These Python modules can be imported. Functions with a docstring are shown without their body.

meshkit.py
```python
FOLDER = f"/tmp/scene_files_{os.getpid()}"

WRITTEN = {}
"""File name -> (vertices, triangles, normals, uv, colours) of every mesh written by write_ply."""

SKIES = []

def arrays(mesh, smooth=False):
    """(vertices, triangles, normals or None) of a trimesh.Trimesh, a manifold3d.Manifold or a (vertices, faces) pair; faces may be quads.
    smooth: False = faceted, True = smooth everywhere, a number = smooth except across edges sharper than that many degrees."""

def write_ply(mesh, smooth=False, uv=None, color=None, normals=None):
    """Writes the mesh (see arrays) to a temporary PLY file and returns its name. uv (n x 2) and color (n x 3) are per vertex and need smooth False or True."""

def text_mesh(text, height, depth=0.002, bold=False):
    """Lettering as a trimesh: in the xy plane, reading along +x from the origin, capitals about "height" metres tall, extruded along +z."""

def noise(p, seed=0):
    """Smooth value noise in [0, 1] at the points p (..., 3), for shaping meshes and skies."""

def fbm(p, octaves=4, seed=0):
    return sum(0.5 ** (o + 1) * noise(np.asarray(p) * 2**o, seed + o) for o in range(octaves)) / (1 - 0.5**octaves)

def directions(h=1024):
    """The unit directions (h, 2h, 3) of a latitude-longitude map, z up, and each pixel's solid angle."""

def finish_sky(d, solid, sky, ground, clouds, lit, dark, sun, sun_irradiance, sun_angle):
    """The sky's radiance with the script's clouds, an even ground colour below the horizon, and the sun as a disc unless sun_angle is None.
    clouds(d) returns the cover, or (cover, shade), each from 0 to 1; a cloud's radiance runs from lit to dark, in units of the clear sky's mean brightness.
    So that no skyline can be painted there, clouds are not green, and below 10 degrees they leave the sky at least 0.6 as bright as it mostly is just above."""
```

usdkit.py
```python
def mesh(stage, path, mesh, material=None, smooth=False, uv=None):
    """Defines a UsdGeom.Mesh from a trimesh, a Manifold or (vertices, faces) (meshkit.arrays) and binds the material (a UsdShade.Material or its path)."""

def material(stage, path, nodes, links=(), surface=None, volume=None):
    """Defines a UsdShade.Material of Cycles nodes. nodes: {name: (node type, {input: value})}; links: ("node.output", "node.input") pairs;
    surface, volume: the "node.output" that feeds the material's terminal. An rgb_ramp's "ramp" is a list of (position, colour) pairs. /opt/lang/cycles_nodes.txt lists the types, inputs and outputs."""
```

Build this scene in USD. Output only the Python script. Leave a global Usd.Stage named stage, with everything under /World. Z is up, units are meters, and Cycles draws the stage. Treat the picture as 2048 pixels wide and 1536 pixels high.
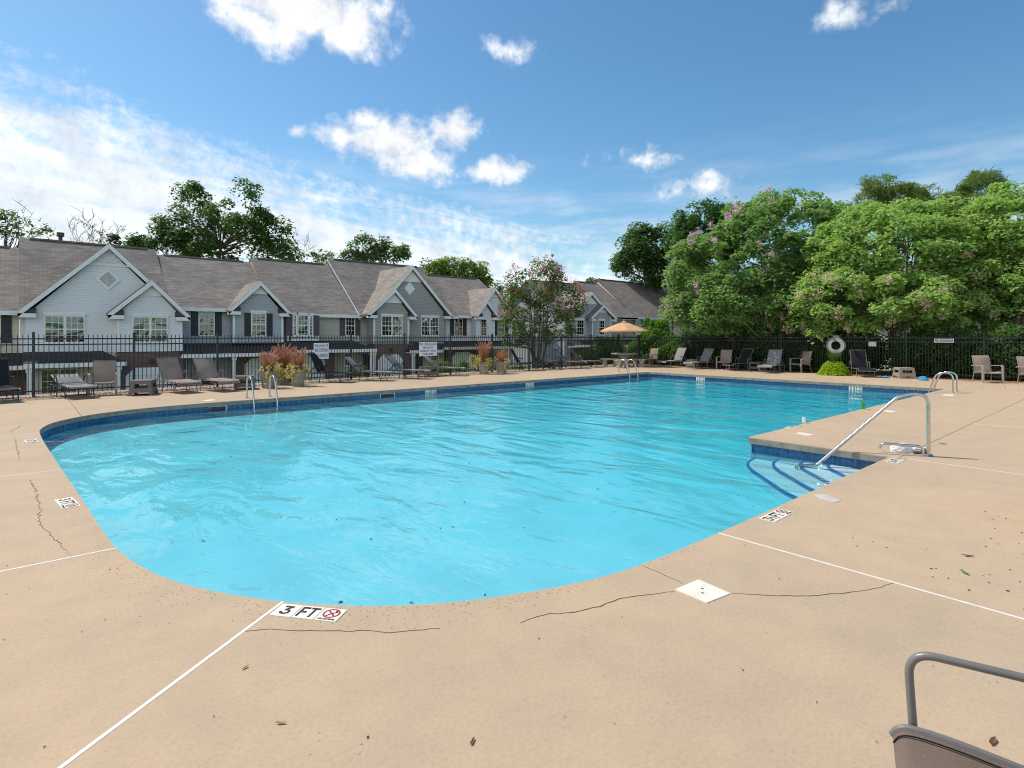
import math, numpy as np, trimesh, usdkit, meshkit
from pxr import Usd, UsdGeom, UsdLux, UsdShade, Sdf, Gf
from shapely.geometry import Polygon, LineString, Point, box as sbox
from shapely.ops import unary_union
from shapely import affinity

stage = Usd.Stage.CreateInMemory()
UsdGeom.SetStageUpAxis(stage, 'Z'); UsdGeom.SetStageMetersPerUnit(stage, 1.0)
UsdGeom.Xform.Define(stage, '/World'); UsdGeom.Scope.Define(stage, '/World/Looks')

# ------------------------------------------------------------------ camera, sky, sun
# x runs along the long side of the pool, y towards the houses, z up; the camera stands over the origin.
EYE, FOC, HOR = 1.75, 1130.0, 672.0             # eye height (m), focal length and horizon row in 2048 x 1536 pixels
D1 = np.array([1296.0, 1130.0]) / math.hypot(1296, 1130)
cam = UsdGeom.Camera.Define(stage, '/World/camera')
FW = np.array([D1[1], D1[0]])
m = Gf.Matrix4d(FW[1], -FW[0], 0, 0,  0, 0, 1, 0,  -FW[0], -FW[1], 0, 0,  0, 0, EYE, 1)
cam.AddTransformOp().Set(m)
cam.CreateHorizontalApertureAttr(36.0); cam.CreateVerticalApertureAttr(27.0)
cam.CreateFocalLengthAttr(36.0 * FOC / 2048)
cam.CreateVerticalApertureOffsetAttr(-36.0 * (768 - HOR) / 2048)
cam.CreateClippingRangeAttr(Gf.Vec2f(0.05, 5000))
EXPOSURE = 0.38
cam.CreateExposureAttr(EXPOSURE)

SUN_EL = math.radians(55)
sunh = np.array([-0.44, 0.90]); sunh /= np.linalg.norm(sunh)
SUN = np.array([*(sunh * math.cos(SUN_EL)), math.sin(SUN_EL)])
SUN_ROT = math.atan2(SUN[0], SUN[1])
sun = UsdLux.DistantLight.Define(stage, '/World/sun_light')
sun.CreateIntensityAttr(0.92); sun.CreateAngleAttr(0.53); sun.CreateColorAttr(Gf.Vec3f(1.0, 0.93, 0.83))
sun.GetPrim().CreateAttribute('inputs:normalize', Sdf.ValueTypeNames.Bool).Set(True)
zc = SUN; xc = np.cross([0, 0, 1], zc); xc /= np.linalg.norm(xc); yc = np.cross(zc, xc)
sun.AddTransformOp().Set(Gf.Matrix4d(*xc, 0, *yc, 0, *zc, 0, 0, 0, 0, 1))

CAM_AZ = math.atan2(FW[0], FW[1])
def sky_dir(u, v):
    """azimuth (from the camera's axis, to the right) and elevation of a pixel of the photograph"""
    x, z = (u - 1024) / FOC, (HOR - v) / FOC
    return math.atan(x), math.atan2(z, math.hypot(1, x))

def build_sky():
    N = {'sky': ('sky_texture', dict(sky_type='single_scattering', sun_disc=False, sun_elevation=SUN_EL, sun_rotation=SUN_ROT, altitude=100.0, air_density=1.0, aerosol_density=0.6, ozone_density=1.6)),
         'tc': ('texture_coordinate', {}), 'sep': ('separate_xyz', {}),
         'az': ('math', dict(math_type='arctan2')), 'az2': ('math', dict(math_type='subtract', value2=CAM_AZ)),
         'el': ('math', dict(math_type='arcsine'))}
    L = [('tc.generated', 'sep.vector'), ('sep.x', 'az.value1'), ('sep.y', 'az.value2'), ('az.value', 'az2.value1'), ('sep.z', 'el.value1')]
    k = [0]
    def node(kind, links=(), **inp):
        k[0] += 1; nm = f'k{k[0]}'
        N[nm] = (kind, inp)
        for a, b in links: L.append((a, f'{nm}.{b}'))
        return nm
    def mth(op, a, b=None, **kw):
        inp, ln = {'math_type': op, **kw}, []
        for s, x in (('value1', a), ('value2', b)):
            if x is None: continue
            if isinstance(x, str): ln.append((x, s))
            else: inp[s] = float(x)
        return node('math', ln, **inp) + '.value'
    # flat cloud layer coordinates: direction / (z + .08)
    zz = mth('add', mth('maximum', 'sep.z', 0.0), 0.10)
    px, py = mth('divide', 'sep.x', zz), mth('divide', 'sep.y', zz)
    pv = node('combine_xyz', [(px, 'x'), (py, 'y')]) + '.vector'
    vec = node('combine_xyz', [('az2.value', 'x'), ('el.value', 'y')]) + '.vector'
    n1 = node('noise_texture', [(vec, 'vector')], scale=14.0, detail=7.0, roughness=0.6) + '.fac'
    n2 = node('noise_texture', [(vec, 'vector')], scale=40.0, detail=6.0, roughness=0.62) + '.fac'
    nn = mth('add', mth('multiply', mth('subtract', n1, 0.5), 2.0), mth('multiply', mth('subtract', n2, 0.5), 0.9))
    total = None
    # heaps of cumulus: centre pixel, half sizes in pixels, strength
    blobs = [(610, 14, 190, 74, 1.3), (500, 42, 80, 58, .95), (705, 60, 85, 70, 1.1), (560, 70, 80, 50, .75), (775, 285, 125, 58, 1.25), (830, 325, 95, 46, 1.15), (905, 262, 60, 50, 1.2), (690, 275, 70, 34, .95), (735, 245, 50, 30, .9), (1000, 340, 80, 36, 1.0),
             (592, 262, 26, 16, .8), (1025, 102, 58, 28, .60), (1690, 30, 64, 30, .52), (1780, 8, 50, 28, .64), (1415, 370, 110, 34, .8), (1270, 322, 110, 20, .42)]
    for (u, v, ru, rv, st) in blobs:
        a0, e0 = sky_dir(u, v); a1, e1 = sky_dir(u + ru, v - rv)
        dx = mth('divide', mth('subtract', 'az2.value', a0), abs(a1 - a0))
        dy = mth('divide', mth('subtract', 'el.value', e0), abs(sky_dir(u, v - rv)[1] - e0))
        r = mth('sqrt', mth('add', mth('multiply', dx, dx), mth('multiply', dy, dy)))
        b = mth('subtract', st, mth('multiply', r, st * 0.85))
        b = mth('maximum', b, -0.6)
        total = b if total is None else mth('maximum', total, b)
    cum = node('map_range', [(mth('add', total, nn), 'value')], range_type='smoothstep', from_min=0.06, from_max=0.95, clamp=True) + '.result'
    # thin high sheet, thick to the left, its upper edge falling to the right
    st = node('mapping', [(pv, 'vector')], rotation=(0, 0, math.radians(-20)), scale=(0.55, 1.6, 1.0)) + '.vector'
    c1 = node('noise_texture', [(st, 'vector')], scale=1.3, detail=8.0, roughness=0.62, distortion=0.5) + '.fac'
    c2 = node('noise_texture', [(vec, 'vector')], scale=55.0, detail=5.0, roughness=0.65) + '.fac'
    edge = mth('add', mth('multiply', 'az2.value', -0.20), 0.205)      # elevation of the sheet's upper edge
    below = mth('multiply', mth('subtract', edge, 'el.value'), 5.5)
    below = mth('maximum', mth('minimum', below, 0.52), -1.2)
    rfade = mth('multiply', mth('maximum', mth('subtract', 'az2.value', 0.0), 0.0), -0.55)
    cir = mth('add', mth('add', below, rfade), mth('add', mth('multiply', mth('subtract', c1, 0.5), 1.6), mth('multiply', mth('subtract', c2, 0.5), 0.8)))
    cirm = node('map_range', [(cir, 'value')], range_type='smoothstep', from_min=-0.05, from_max=0.62, clamp=True) + '.result'
    cirm = mth('multiply', cirm, 0.86)
    # low bands of haze cloud right of the middle
    bnd = node('mapping', [(vec, 'vector')], rotation=(0, 0, math.radians(-8)), scale=(3.0, 16.0, 1.0)) + '.vector'
    c3 = node('noise_texture', [(bnd, 'vector')], scale=1.5, detail=6.0, roughness=0.6) + '.fac'
    lowm = node('map_range', [('el.value', 'value')], range_type='smoothstep', from_min=0.34, from_max=0.1, clamp=True) + '.result'
    band = node('map_range', [(c3, 'value')], range_type='smoothstep', from_min=0.40, from_max=0.70, clamp=True) + '.result'
    band = mth('multiply', mth('multiply', band, lowm), 0.62)
    cover = mth('maximum', mth('maximum', cum, cirm), band)
    # clouds: white tops, grey bellies
    shade = node('map_range', [(n1, 'value')], from_min=0.35, from_max=0.65, to_min=0.78, to_max=1.12, clamp=True) + '.result'
    cc = node('combine_color', [(mth('multiply', shade, CLOUD[0]), 'r'), (mth('multiply', shade, CLOUD[1]), 'g'), (mth('multiply', shade, CLOUD[2]), 'b')]) + '.color'
    grade = node('hsv', [('sky.color', 'color')], saturation=SKY_SAT, value=SKY_VAL) + '.color'
    grade = node('mix_color', [(grade, 'a')], blend_type='multiply', fac=1.0, b=SKY_TINT, use_clamp=False) + '.result'
    mix = node('mix_color', [(cover, 'fac'), (grade, 'a'), (cc, 'b')], use_clamp=False) + '.result'
    N['bg'] = ('background_shader', dict(strength=SKY_STR)); L.append((mix, 'bg.color'))
    return usdkit.material(stage, '/World/Looks/sky_air', N, L, surface='bg.background')
SKY_TINT = (0.83, 0.97, 0.92)
SKY_STR, SKY_SAT, SKY_VAL, CLOUD = 0.145, 1.20, 0.86, (5.6, 5.65, 5.8)
dome = UsdLux.DomeLight.Define(stage, '/World/sky')
UsdShade.MaterialBindingAPI.Apply(dome.GetPrim()).Bind(build_sky())
dome.GetPrim().SetCustomDataByKey('kind', 'structure')

# ------------------------------------------------------------------ helpers
def ray(u): x = (u - 1024) / FOC; return np.array([x * D1[0] + FW[0], -x * D1[1] + FW[1]])
def on(u, v, z=0.0):
    """plan position of the pixel (u, v) of the photograph at height z"""
    return ray(u) * (FOC * (EYE - z) / (v - HOR))
def plane(u, v, b):
    """x and z of the pixel where the vertical plane y = b is met"""
    r = ray(u); Y = b / r[1]; return r[0] * Y, EYE + (HOR - v) / FOC * Y
def head(deg):
    """heading in the plan: 0 = to the right of the photograph, 90 = towards the camera"""
    t = math.radians(deg); x, y = math.cos(t), -math.sin(t)
    return math.degrees(math.atan2(-x * D1[1] + y * FW[1], x * D1[0] + y * FW[0]))

used, prims = {}, {}
def unique(parent, name):
    key = (parent, name); n = used.get(key, -1) + 1; used[key] = n
    return f'{parent}/{name}' + (f'_{n:03d}' if n else '')
def tag(p, label=None, cat=None, group=None, kind=None):
    prim = stage.GetPrimAtPath(p)
    for k, x in (('label', label), ('category', cat), ('group', group), ('kind', kind)):
        if x: prim.SetCustomDataByKey(k, x)
    return p
def thing(name, label=None, cat=None, loc=(0, 0, 0), rot=0.0, group=None, kind=None):
    p = unique('/World', name)
    x = UsdGeom.Xform.Define(stage, p)
    x.AddTranslateOp().Set(Gf.Vec3d(*map(float, loc)))
    if rot: x.AddRotateZOp().Set(float(rot))
    return tag(p, label, cat, group, kind)
def part(parent, name, mesh, mat, smooth=False, label=None, kind=None, off=None):
    p = unique(parent, name)
    if isinstance(mesh, MB): mesh = mesh.arr()
    if off is not None:
        v, f = (np.asarray(mesh[0]), mesh[1]) if isinstance(mesh, tuple) else (np.asarray(mesh.vertices), mesh.faces)
        mesh = (v - np.asarray(off, float), f)
    usdkit.mesh(stage, p, mesh, M[mat], smooth=smooth)
    if label or kind: tag(p, label, None, None, kind)
    return p
def copy_of(src, loc, rot, label=None, group=None):
    name = src.rsplit('/', 1)[1]
    if name[-4] == '_' and name[-3:].isdigit(): name = name[:-4]
    prim = stage.GetPrimAtPath(src); was = prim.GetCustomData()
    p = unique('/World', name)
    x = UsdGeom.Xform.Define(stage, p)
    x.GetPrim().GetReferences().AddInternalReference(src); x.GetPrim().SetInstanceable(True)
    x.ClearXformOpOrder()
    x.AddTranslateOp().Set(Gf.Vec3d(*map(float, loc))); x.AddRotateZOp().Set(float(rot))
    return tag(p, label or was.get('label'), was.get('category'), group or was.get('group'))

class MB:
    """collects simple solids into one mesh"""
    def __init__(s): s.v, s.f, s.n = [], [], 0
    def add(s, v, f):
        v, f = np.asarray(v, float), np.asarray(f, int)
        if f.shape[1] == 4: f = np.vstack([f[:, [0, 1, 2]], f[:, [0, 2, 3]]])
        s.v.append(v); s.f.append(f + s.n); s.n += len(v); return s
    def mesh(s, m): return s.add(m.vertices, m.faces)
    def box(s, x0, x1, y0, y1, z0, z1):
        v = [(x, y, z) for x in (x0, x1) for y in (y0, y1) for z in (z0, z1)]
        return s.add(v, [(0, 1, 3, 2), (4, 6, 7, 5), (0, 4, 5, 1), (2, 3, 7, 6), (0, 2, 6, 4), (1, 5, 7, 3)])
    def poly(s, pts, axis, lo, hi):
        """a polygon extruded: axis x: points are (y, z); y: (x, z); z: (x, y)"""
        g = pts if isinstance(pts, Polygon) else Polygon(pts)
        m = trimesh.creation.extrude_polygon(g, hi - lo, engine='earcut')
        v = np.array(m.vertices); v[:, 2] += lo; f = np.array(m.faces)
        if axis == 'x': v = v[:, [2, 0, 1]]
        elif axis == 'y': v = v[:, [0, 2, 1]]; f = f[:, ::-1]
        return s.add(v, f)
    def tube(s, pts, r, n=8):
        p = np.asarray(pts, float)
        d = np.diff(p, axis=0); d /= np.linalg.norm(d, axis=1, keepdims=True) + 1e-12; t = np.vstack([d[:1], d[1:] + d[:-1], d[-1:]]); t /= np.linalg.norm(t, axis=1, keepdims=True) + 1e-12
        a0 = np.cross(t[0], [0, 0, 1.0] if abs(t[0, 2]) < .9 else [1.0, 0, 0]); a0 /= np.linalg.norm(a0); A = [a0]
        for k in range(1, len(p)):                  # carry the frame along the line
            a = A[-1] - t[k] * (A[-1] @ t[k]); A.append(a / (np.linalg.norm(a) + 1e-12))
        A = np.array(A); B = np.cross(t, A)
        rr = np.broadcast_to(r, (len(p),)); an = np.arange(n) * 2 * np.pi / n
        v = p[:, None] + rr[:, None, None] * (np.cos(an)[None, :, None] * A[:, None] + np.sin(an)[None, :, None] * B[:, None])
        i, j = np.meshgrid(np.arange(len(p) - 1), np.arange(n), indexing='ij')
        q = np.stack([i * n + j, (i + 1) * n + j, (i + 1) * n + (j + 1) % n, i * n + (j + 1) % n], -1).reshape(-1, 4)
        s.add(v.reshape(-1, 3), q)
        k = len(p) * n
        return s.add(np.vstack([v.reshape(-1, 3)[[*range(n)]], p[:1]]), [(i, (i + 1) % n, n) for i in range(n)]).add(np.vstack([v[-1], p[-1:]]), [((i + 1) % n, i, n) for i in range(n)])
    def lathe(s, prof, n=24):
        prof = np.asarray(prof, float); an = np.arange(n) * 2 * np.pi / n
        v = np.stack([prof[:, 0, None] * np.cos(an), prof[:, 0, None] * np.sin(an), np.broadcast_to(prof[:, 1, None], (len(prof), n))], -1).reshape(-1, 3)
        i, j = np.meshgrid(np.arange(len(prof) - 1), np.arange(n), indexing='ij')
        return s.add(v, np.stack([i * n + j, i * n + (j + 1) % n, (i + 1) * n + (j + 1) % n, (i + 1) * n + j], -1).reshape(-1, 4))
    def arr(s): return np.vstack(s.v), np.vstack(s.f)
def smoothline(pts, n=6):
    """Catmull-Rom through the points"""
    p = np.asarray(pts, float); q = np.vstack([2 * p[0] - p[1], p, 2 * p[-1] - p[-2]]); out = []
    for i in range(1, len(q) - 2):
        for t in np.linspace(0, 1, n, endpoint=False):
            a, b, c, d = q[i - 1:i + 3]
            out.append(0.5 * (2 * b + (c - a) * t + (2 * a - 5 * b + 4 * c - d) * t * t + (3 * b - a - 3 * c + d) * t ** 3))
    return np.vstack([out, p[-1:]])
def fillet(pts, r, n=6):
    """a polyline with its corners rounded"""
    p = [np.asarray(x, float) for x in pts]; out = [p[0]]
    for a, b, c in zip(p, p[1:], p[2:]):
        u, w = (a - b), (c - b); lu, lw = np.linalg.norm(u), np.linalg.norm(w); k = min(r, lu * .48, lw * .48)
        s, e = b + u / lu * k, b + w / lw * k
        for t in np.linspace(0, 1, n): out.append((1 - t) ** 2 * s + 2 * t * (1 - t) * b + t * t * e)
    return np.array(out + [p[-1]])
def lettering(text, h, bold=True, depth=0.002):
    m = meshkit.text_mesh(text, h, depth, bold); v = np.array(m.vertices)
    v[:, 0] -= (v[:, 0].min() + v[:, 0].max()) / 2
    return v, np.array(m.faces)

# ------------------------------------------------------------------ materials
M = {}
def mat(name, nodes, links, surface='p.BSDF', volume=None):
    M[name] = usdkit.material(stage, f'/World/Looks/{name}', nodes, links, surface=surface, volume=volume); return M[name]
def pm(name, c1, c2=None, scale=4.0, rough=0.6, bump=0.0, bscale=None, metal=0.0, spec=0.5, c3=None, detail=5.0, coord='geo.position', stretch=None, sheen=0.0):
    """principled with noise between two or three colours and fine relief"""
    c2 = c2 if c2 is not None else tuple(0.8 * x for x in c1)
    ramp = [(0.3, c2), (0.7, c1)] if c3 is None else [(0.28, c2), (0.5, c1), (0.72, c3)]
    N = {'geo': ('geometry', {}), 'tc': ('texture_coordinate', {}), 'n': ('noise_texture', dict(scale=scale, detail=detail, roughness=0.6)), 'r': ('rgb_ramp', dict(ramp=ramp)),
         'p': ('principled_bsdf', dict(roughness=rough, metallic=metal, specular_ior_level=spec, sheen_weight=sheen))}
    L = [('n.fac', 'r.fac'), ('r.color', 'p.base_color')]
    if stretch: N['mp'] = ('mapping', dict(scale=stretch)); L += [(coord, 'mp.vector'), ('mp.vector', 'n.vector')]
    else: L += [(coord, 'n.vector')]
    if bump:
        N['n2'] = ('noise_texture', dict(scale=bscale or scale * 6, detail=4.0)); N['b'] = ('bump', dict(strength=1.0, distance=bump))
        L += [(coord, 'n2.vector'), ('n2.fac', 'b.height'), ('b.normal', 'p.normal')]
    return mat(name, N, L)
LEAF = 1.75
def leafmat(name, cols, trans=0.35, rough=0.45, spec=0.35):
    if name.startswith('leaf') and 'vine' not in name: cols = [tuple(min(.72, (3.1 if 'myrtle' in name else LEAF) * x) for x in c) for c in cols]; trans = min(.5, trans + .1)
    rough, spec = max(rough, .5), min(spec, .18)
    """each leaf its own tone"""
    N = {'g': ('geometry', {}), 'r': ('rgb_ramp', dict(ramp=[(i / (len(cols) - 1), c) for i, c in enumerate(cols)])), 'p': ('principled_bsdf', dict(roughness=rough, specular_ior_level=spec)),
         't': ('translucent_bsdf', {}), 'h': ('hsv', dict(saturation=1.15, value=1.6)), 'm': ('mix_closure', dict(fac=trans))}
    return mat(name, N, [('g.random_per_island', 'r.fac'), ('r.color', 'p.base_color'), ('r.color', 'h.color'), ('h.color', 't.color'), ('p.BSDF', 'm.closure1'), ('t.BSDF', 'm.closure2')], surface='m.closure')

# concrete: blotches, fine grain, dark pits
mat('concrete', {
    'g': ('geometry', {}), 'n1': ('noise_texture', dict(scale=0.55, detail=6.0, roughness=0.62)), 'n2': ('noise_texture', dict(scale=45.0, detail=6.0, roughness=0.7)),
    'n4': ('noise_texture', dict(scale=2.6, detail=7.0, roughness=0.65)), 'm4': ('mix_color', dict(blend_type='multiply', fac=1.0)), 'r4': ('rgb_ramp', dict(ramp=[(0.3, (0.92, 0.92, 0.93)), (0.6, (1.02, 1.01, 1.0))])),
    'r1': ('rgb_ramp', dict(ramp=[(0.28, (0.425, 0.322, 0.218)), (0.5, (0.447, 0.338, 0.228)), (0.72, (0.475, 0.345, 0.228))])),
    'r2': ('rgb_ramp', dict(ramp=[(0.25, (0.84, 0.83, 0.82)), (0.5, (1.0, 1.0, 1.0)), (0.75, (1.07, 1.065, 1.06))])),
    'mx': ('mix_color', dict(blend_type='multiply', fac=1.0)),
    'v': ('voronoi_texture', dict(scale=17.0, randomness=1.0)), 'oi': ('object_info', {}), 'om': ('map_range', dict(from_min=0.0, from_max=1.0, to_min=0.945, to_max=1.04)), 'oc': ('combine_color', {}), 'mo': ('mix_color', dict(blend_type='multiply', fac=1.0)), 'n5': ('noise_texture', dict(scale=0.23, detail=3.0, distortion=1.0)), 'r5': ('rgb_ramp', dict(ramp=[(0.35, (0.93, 0.945, 0.97)), (0.55, (1.0, 1.0, 1.0)), (0.68, (1.03, 0.99, 0.95))])), 'm5': ('mix_color', dict(blend_type='multiply', fac=1.0)), 'wm': ('noise_texture', dict(scale=1.4, detail=3.0)), 'wr': ('map_range', dict(from_min=0.52, from_max=0.68, to_min=0.0, to_max=0.13, clamp=True)),
    'lt': ('math', dict(math_type='less_than')), 'dk': ('mix_color', dict(b=(0.16, 0.115, 0.085))), 'dkf': ('math', dict(math_type='multiply', value2=0.7)),
    'b': ('bump', dict(strength=0.5, distance=0.002)), 'p': ('principled_bsdf', dict(roughness=0.85, specular_ior_level=0.25))},
    [('g.position', 'n1.vector'), ('g.position', 'n2.vector'), ('g.position', 'n4.vector'), ('g.position', 'v.vector'), ('g.position', 'wm.vector'), ('n1.fac', 'r1.fac'), ('n2.fac', 'r2.fac'), ('n4.fac', 'r4.fac'),
     ('r1.color', 'm4.a'), ('r4.color', 'm4.b'), ('m4.result', 'mo.a'), ('oi.random', 'om.value'), ('om.result', 'oc.r'), ('om.result', 'oc.g'), ('om.result', 'oc.b'), ('oc.color', 'mo.b'), ('g.position', 'n5.vector'), ('n5.fac', 'r5.fac'), ('mo.result', 'm5.a'), ('r5.color', 'm5.b'), ('m5.result', 'mx.a'), ('r2.color', 'mx.b'), ('wm.fac', 'wr.value'), ('v.distance', 'lt.value1'), ('wr.result', 'lt.value2'), ('lt.value', 'dkf.value1'), ('dkf.value', 'dk.fac'), ('mx.result', 'dk.a'),
     ('dk.result', 'p.base_color'), ('n2.fac', 'b.height'), ('b.normal', 'p.normal')])
pm('plaster', (0.50, 0.50, 0.57), (0.43, 0.44, 0.515), scale=0.9, rough=0.8, c3=(0.56, 0.54, 0.61))
pm('plasterwall', (0.26, 0.46, 0.58), (0.22, 0.42, 0.54), scale=0.9, rough=0.8)
pm('pool_tile', (0.011, 0.068, 0.165), (0.005, 0.032, 0.095), scale=16, rough=0.15, c3=(0.025, 0.115, 0.24))
pm('mossy', (0.20, 0.20, 0.165), (0.11, 0.12, 0.10), scale=6, rough=0.9, c3=(0.27, 0.25, 0.20))  # moss stain of the coping face, with its shade put into the colour
pm('step_line', (0.010, 0.11, 0.34), scale=8, rough=0.4)
pm('grout', (0.5, 0.55, 0.56), scale=8, rough=0.9)
pm('caulk', (0.74, 0.72, 0.67), (0.60, 0.57, 0.52), scale=20, rough=0.6)
pm('darkgap', (0.11, 0.085, 0.065), scale=20, rough=0.95)
pm('whiteplastic', (0.74, 0.71, 0.62), (0.64, 0.60, 0.50), scale=9, rough=0.5)
pm('tilewhite', (0.76, 0.72, 0.62), (0.68, 0.64, 0.54), scale=15, rough=0.35)
pm('letterblack', (0.015, 0.017, 0.025), scale=15, rough=0.5)
pm('letterred', (0.42, 0.02, 0.03), scale=15, rough=0.5)
pm('letternavy', (0.03, 0.02, 0.10), scale=15, rough=0.5)
pm('lettermaroon', (0.16, 0.015, 0.03), scale=15, rough=0.5)
pm('signwhite', (0.70, 0.70, 0.70), (0.60, 0.60, 0.62), scale=5, rough=0.45)
pm('chrome', (0.62, 0.60, 0.57), (0.52, 0.50, 0.48), scale=12, rough=0.22, metal=1.0)
pm('blackiron', (0.012, 0.013, 0.016), (0.008, 0.009, 0.012), scale=10, rough=0.38)
pm('gravel', (0.33, 0.24, 0.17), (0.16, 0.10, 0.07), scale=22, rough=0.95, bump=0.03, bscale=30, c3=(0.45, 0.36, 0.28))
pm('mulch', (0.26, 0.135, 0.07), (0.13, 0.065, 0.035), scale=14, rough=0.95, bump=0.03, bscale=40, c3=(0.38, 0.24, 0.14))
pm('lawn', (0.07, 0.10, 0.03), (0.04, 0.065, 0.02), scale=1.5, rough=0.95, c3=(0.12, 0.12, 0.05), bump=0.04, bscale=18)
pm('bark', (0.12, 0.085, 0.06), (0.06, 0.042, 0.03), scale=5, rough=0.9, bump=0.02, bscale=25, stretch=(1, 1, 0.2))
pm('barkdark', (0.055, 0.043, 0.036), (0.03, 0.024, 0.02), scale=5, rough=0.9)
pm('barkpale', (0.27, 0.18, 0.12), (0.16, 0.10, 0.065), scale=4, rough=0.8, bump=0.008, bscale=20, stretch=(1, 1, 0.25))
pm('stone', (0.36, 0.33, 0.28), (0.22, 0.20, 0.17), scale=5, rough=0.85, bump=0.006, bscale=40)
pm('potstone', (0.25, 0.215, 0.165), (0.11, 0.10, 0.065), scale=4, rough=0.9, bump=0.006, bscale=40, c3=(0.32, 0.29, 0.24))
pm('soil', (0.05, 0.035, 0.025), scale=10, rough=1.0)
def woven(name, c1, c2, rough=0.7, sheen=0.0):
    N = {'g': ('texture_coordinate', {}), 'w': ('noise_texture', dict(scale=260.0, detail=2.0)), 'n': ('noise_texture', dict(scale=3.0, detail=4.0)), 'r': ('rgb_ramp', dict(ramp=[(0.3, c2), (0.7, c1)])),
         'mx': ('mix_float', dict(fac=0.6)), 'b': ('bump', dict(strength=0.6, distance=0.002)), 'p': ('principled_bsdf', dict(roughness=rough, sheen_weight=sheen, specular_ior_level=0.15))}
    mat(name, N, [('g.object', 'w.vector'), ('g.object', 'n.vector'), ('w.fac', 'mx.b'), ('n.fac', 'mx.a'), ('mx.result', 'r.fac'), ('r.color', 'p.base_color'), ('w.fac', 'b.height'), ('b.normal', 'p.normal')])
woven('slingmesh', (0.20, 0.148, 0.118), (0.10, 0.072, 0.058)); woven('slingbrown', (0.34, 0.265, 0.215), (0.21, 0.16, 0.13))
woven('slingtan', (0.42, 0.33, 0.27), (0.29, 0.22, 0.175))
woven('slinggrey', (0.27, 0.26, 0.26), (0.17, 0.165, 0.17))
woven('slingblack', (0.022, 0.024, 0.03), (0.010, 0.011, 0.015))
pm('framebrown', (0.21, 0.17, 0.145), (0.16, 0.13, 0.112), scale=8, rough=0.4, spec=0.6)
pm('frametan', (0.36, 0.30, 0.25), (0.29, 0.235, 0.195), scale=8, rough=0.4, spec=0.6)
pm('frameblack', (0.018, 0.018, 0.02), scale=8, rough=0.4, spec=0.6)
pm('framegrey', (0.17, 0.158, 0.152), (0.14, 0.132, 0.128), scale=8, rough=0.38, spec=0.6)
pm('wicker', (0.15, 0.125, 0.11), (0.09, 0.075, 0.066), scale=30, rough=0.6, bump=0.004, bscale=160, coord='tc.object')
pm('wickertan', (0.34, 0.28, 0.23), (0.24, 0.195, 0.16), scale=30, rough=0.6, bump=0.004, bscale=160, coord='tc.object')
pm('umbrellacloth', (0.56, 0.33, 0.17), (0.50, 0.29, 0.145), scale=4, rough=0.8)
pm('ringwhite', (0.72, 0.73, 0.72), (0.58, 0.60, 0.58), scale=5, rough=0.5)
pm('rope', (0.55, 0.54, 0.50), scale=40, rough=0.9)
pm('green', (0.03, 0.30, 0.035), (0.02, 0.22, 0.025), scale=12, rough=0.35)
pm('canwhite', (0.75, 0.74, 0.72), (0.7, 0.5, 0.48), scale=14, rough=0.3)
pm('towelwhite', (0.78, 0.77, 0.78), scale=10, rough=0.95, bump=0.01, bscale=120)
pm('towelblue', (0.02, 0.27, 0.48), scale=10, rough=0.9, bump=0.01, bscale=60)
pm('sandal', (0.09, 0.06, 0.045), scale=10, rough=0.8)
pm('leafbrown', (0.20, 0.075, 0.03), (0.10, 0.035, 0.015), scale=40, rough=0.8)
pm('leafgreen1', (0.12, 0.22, 0.03), scale=40, rough=0.6)
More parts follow.
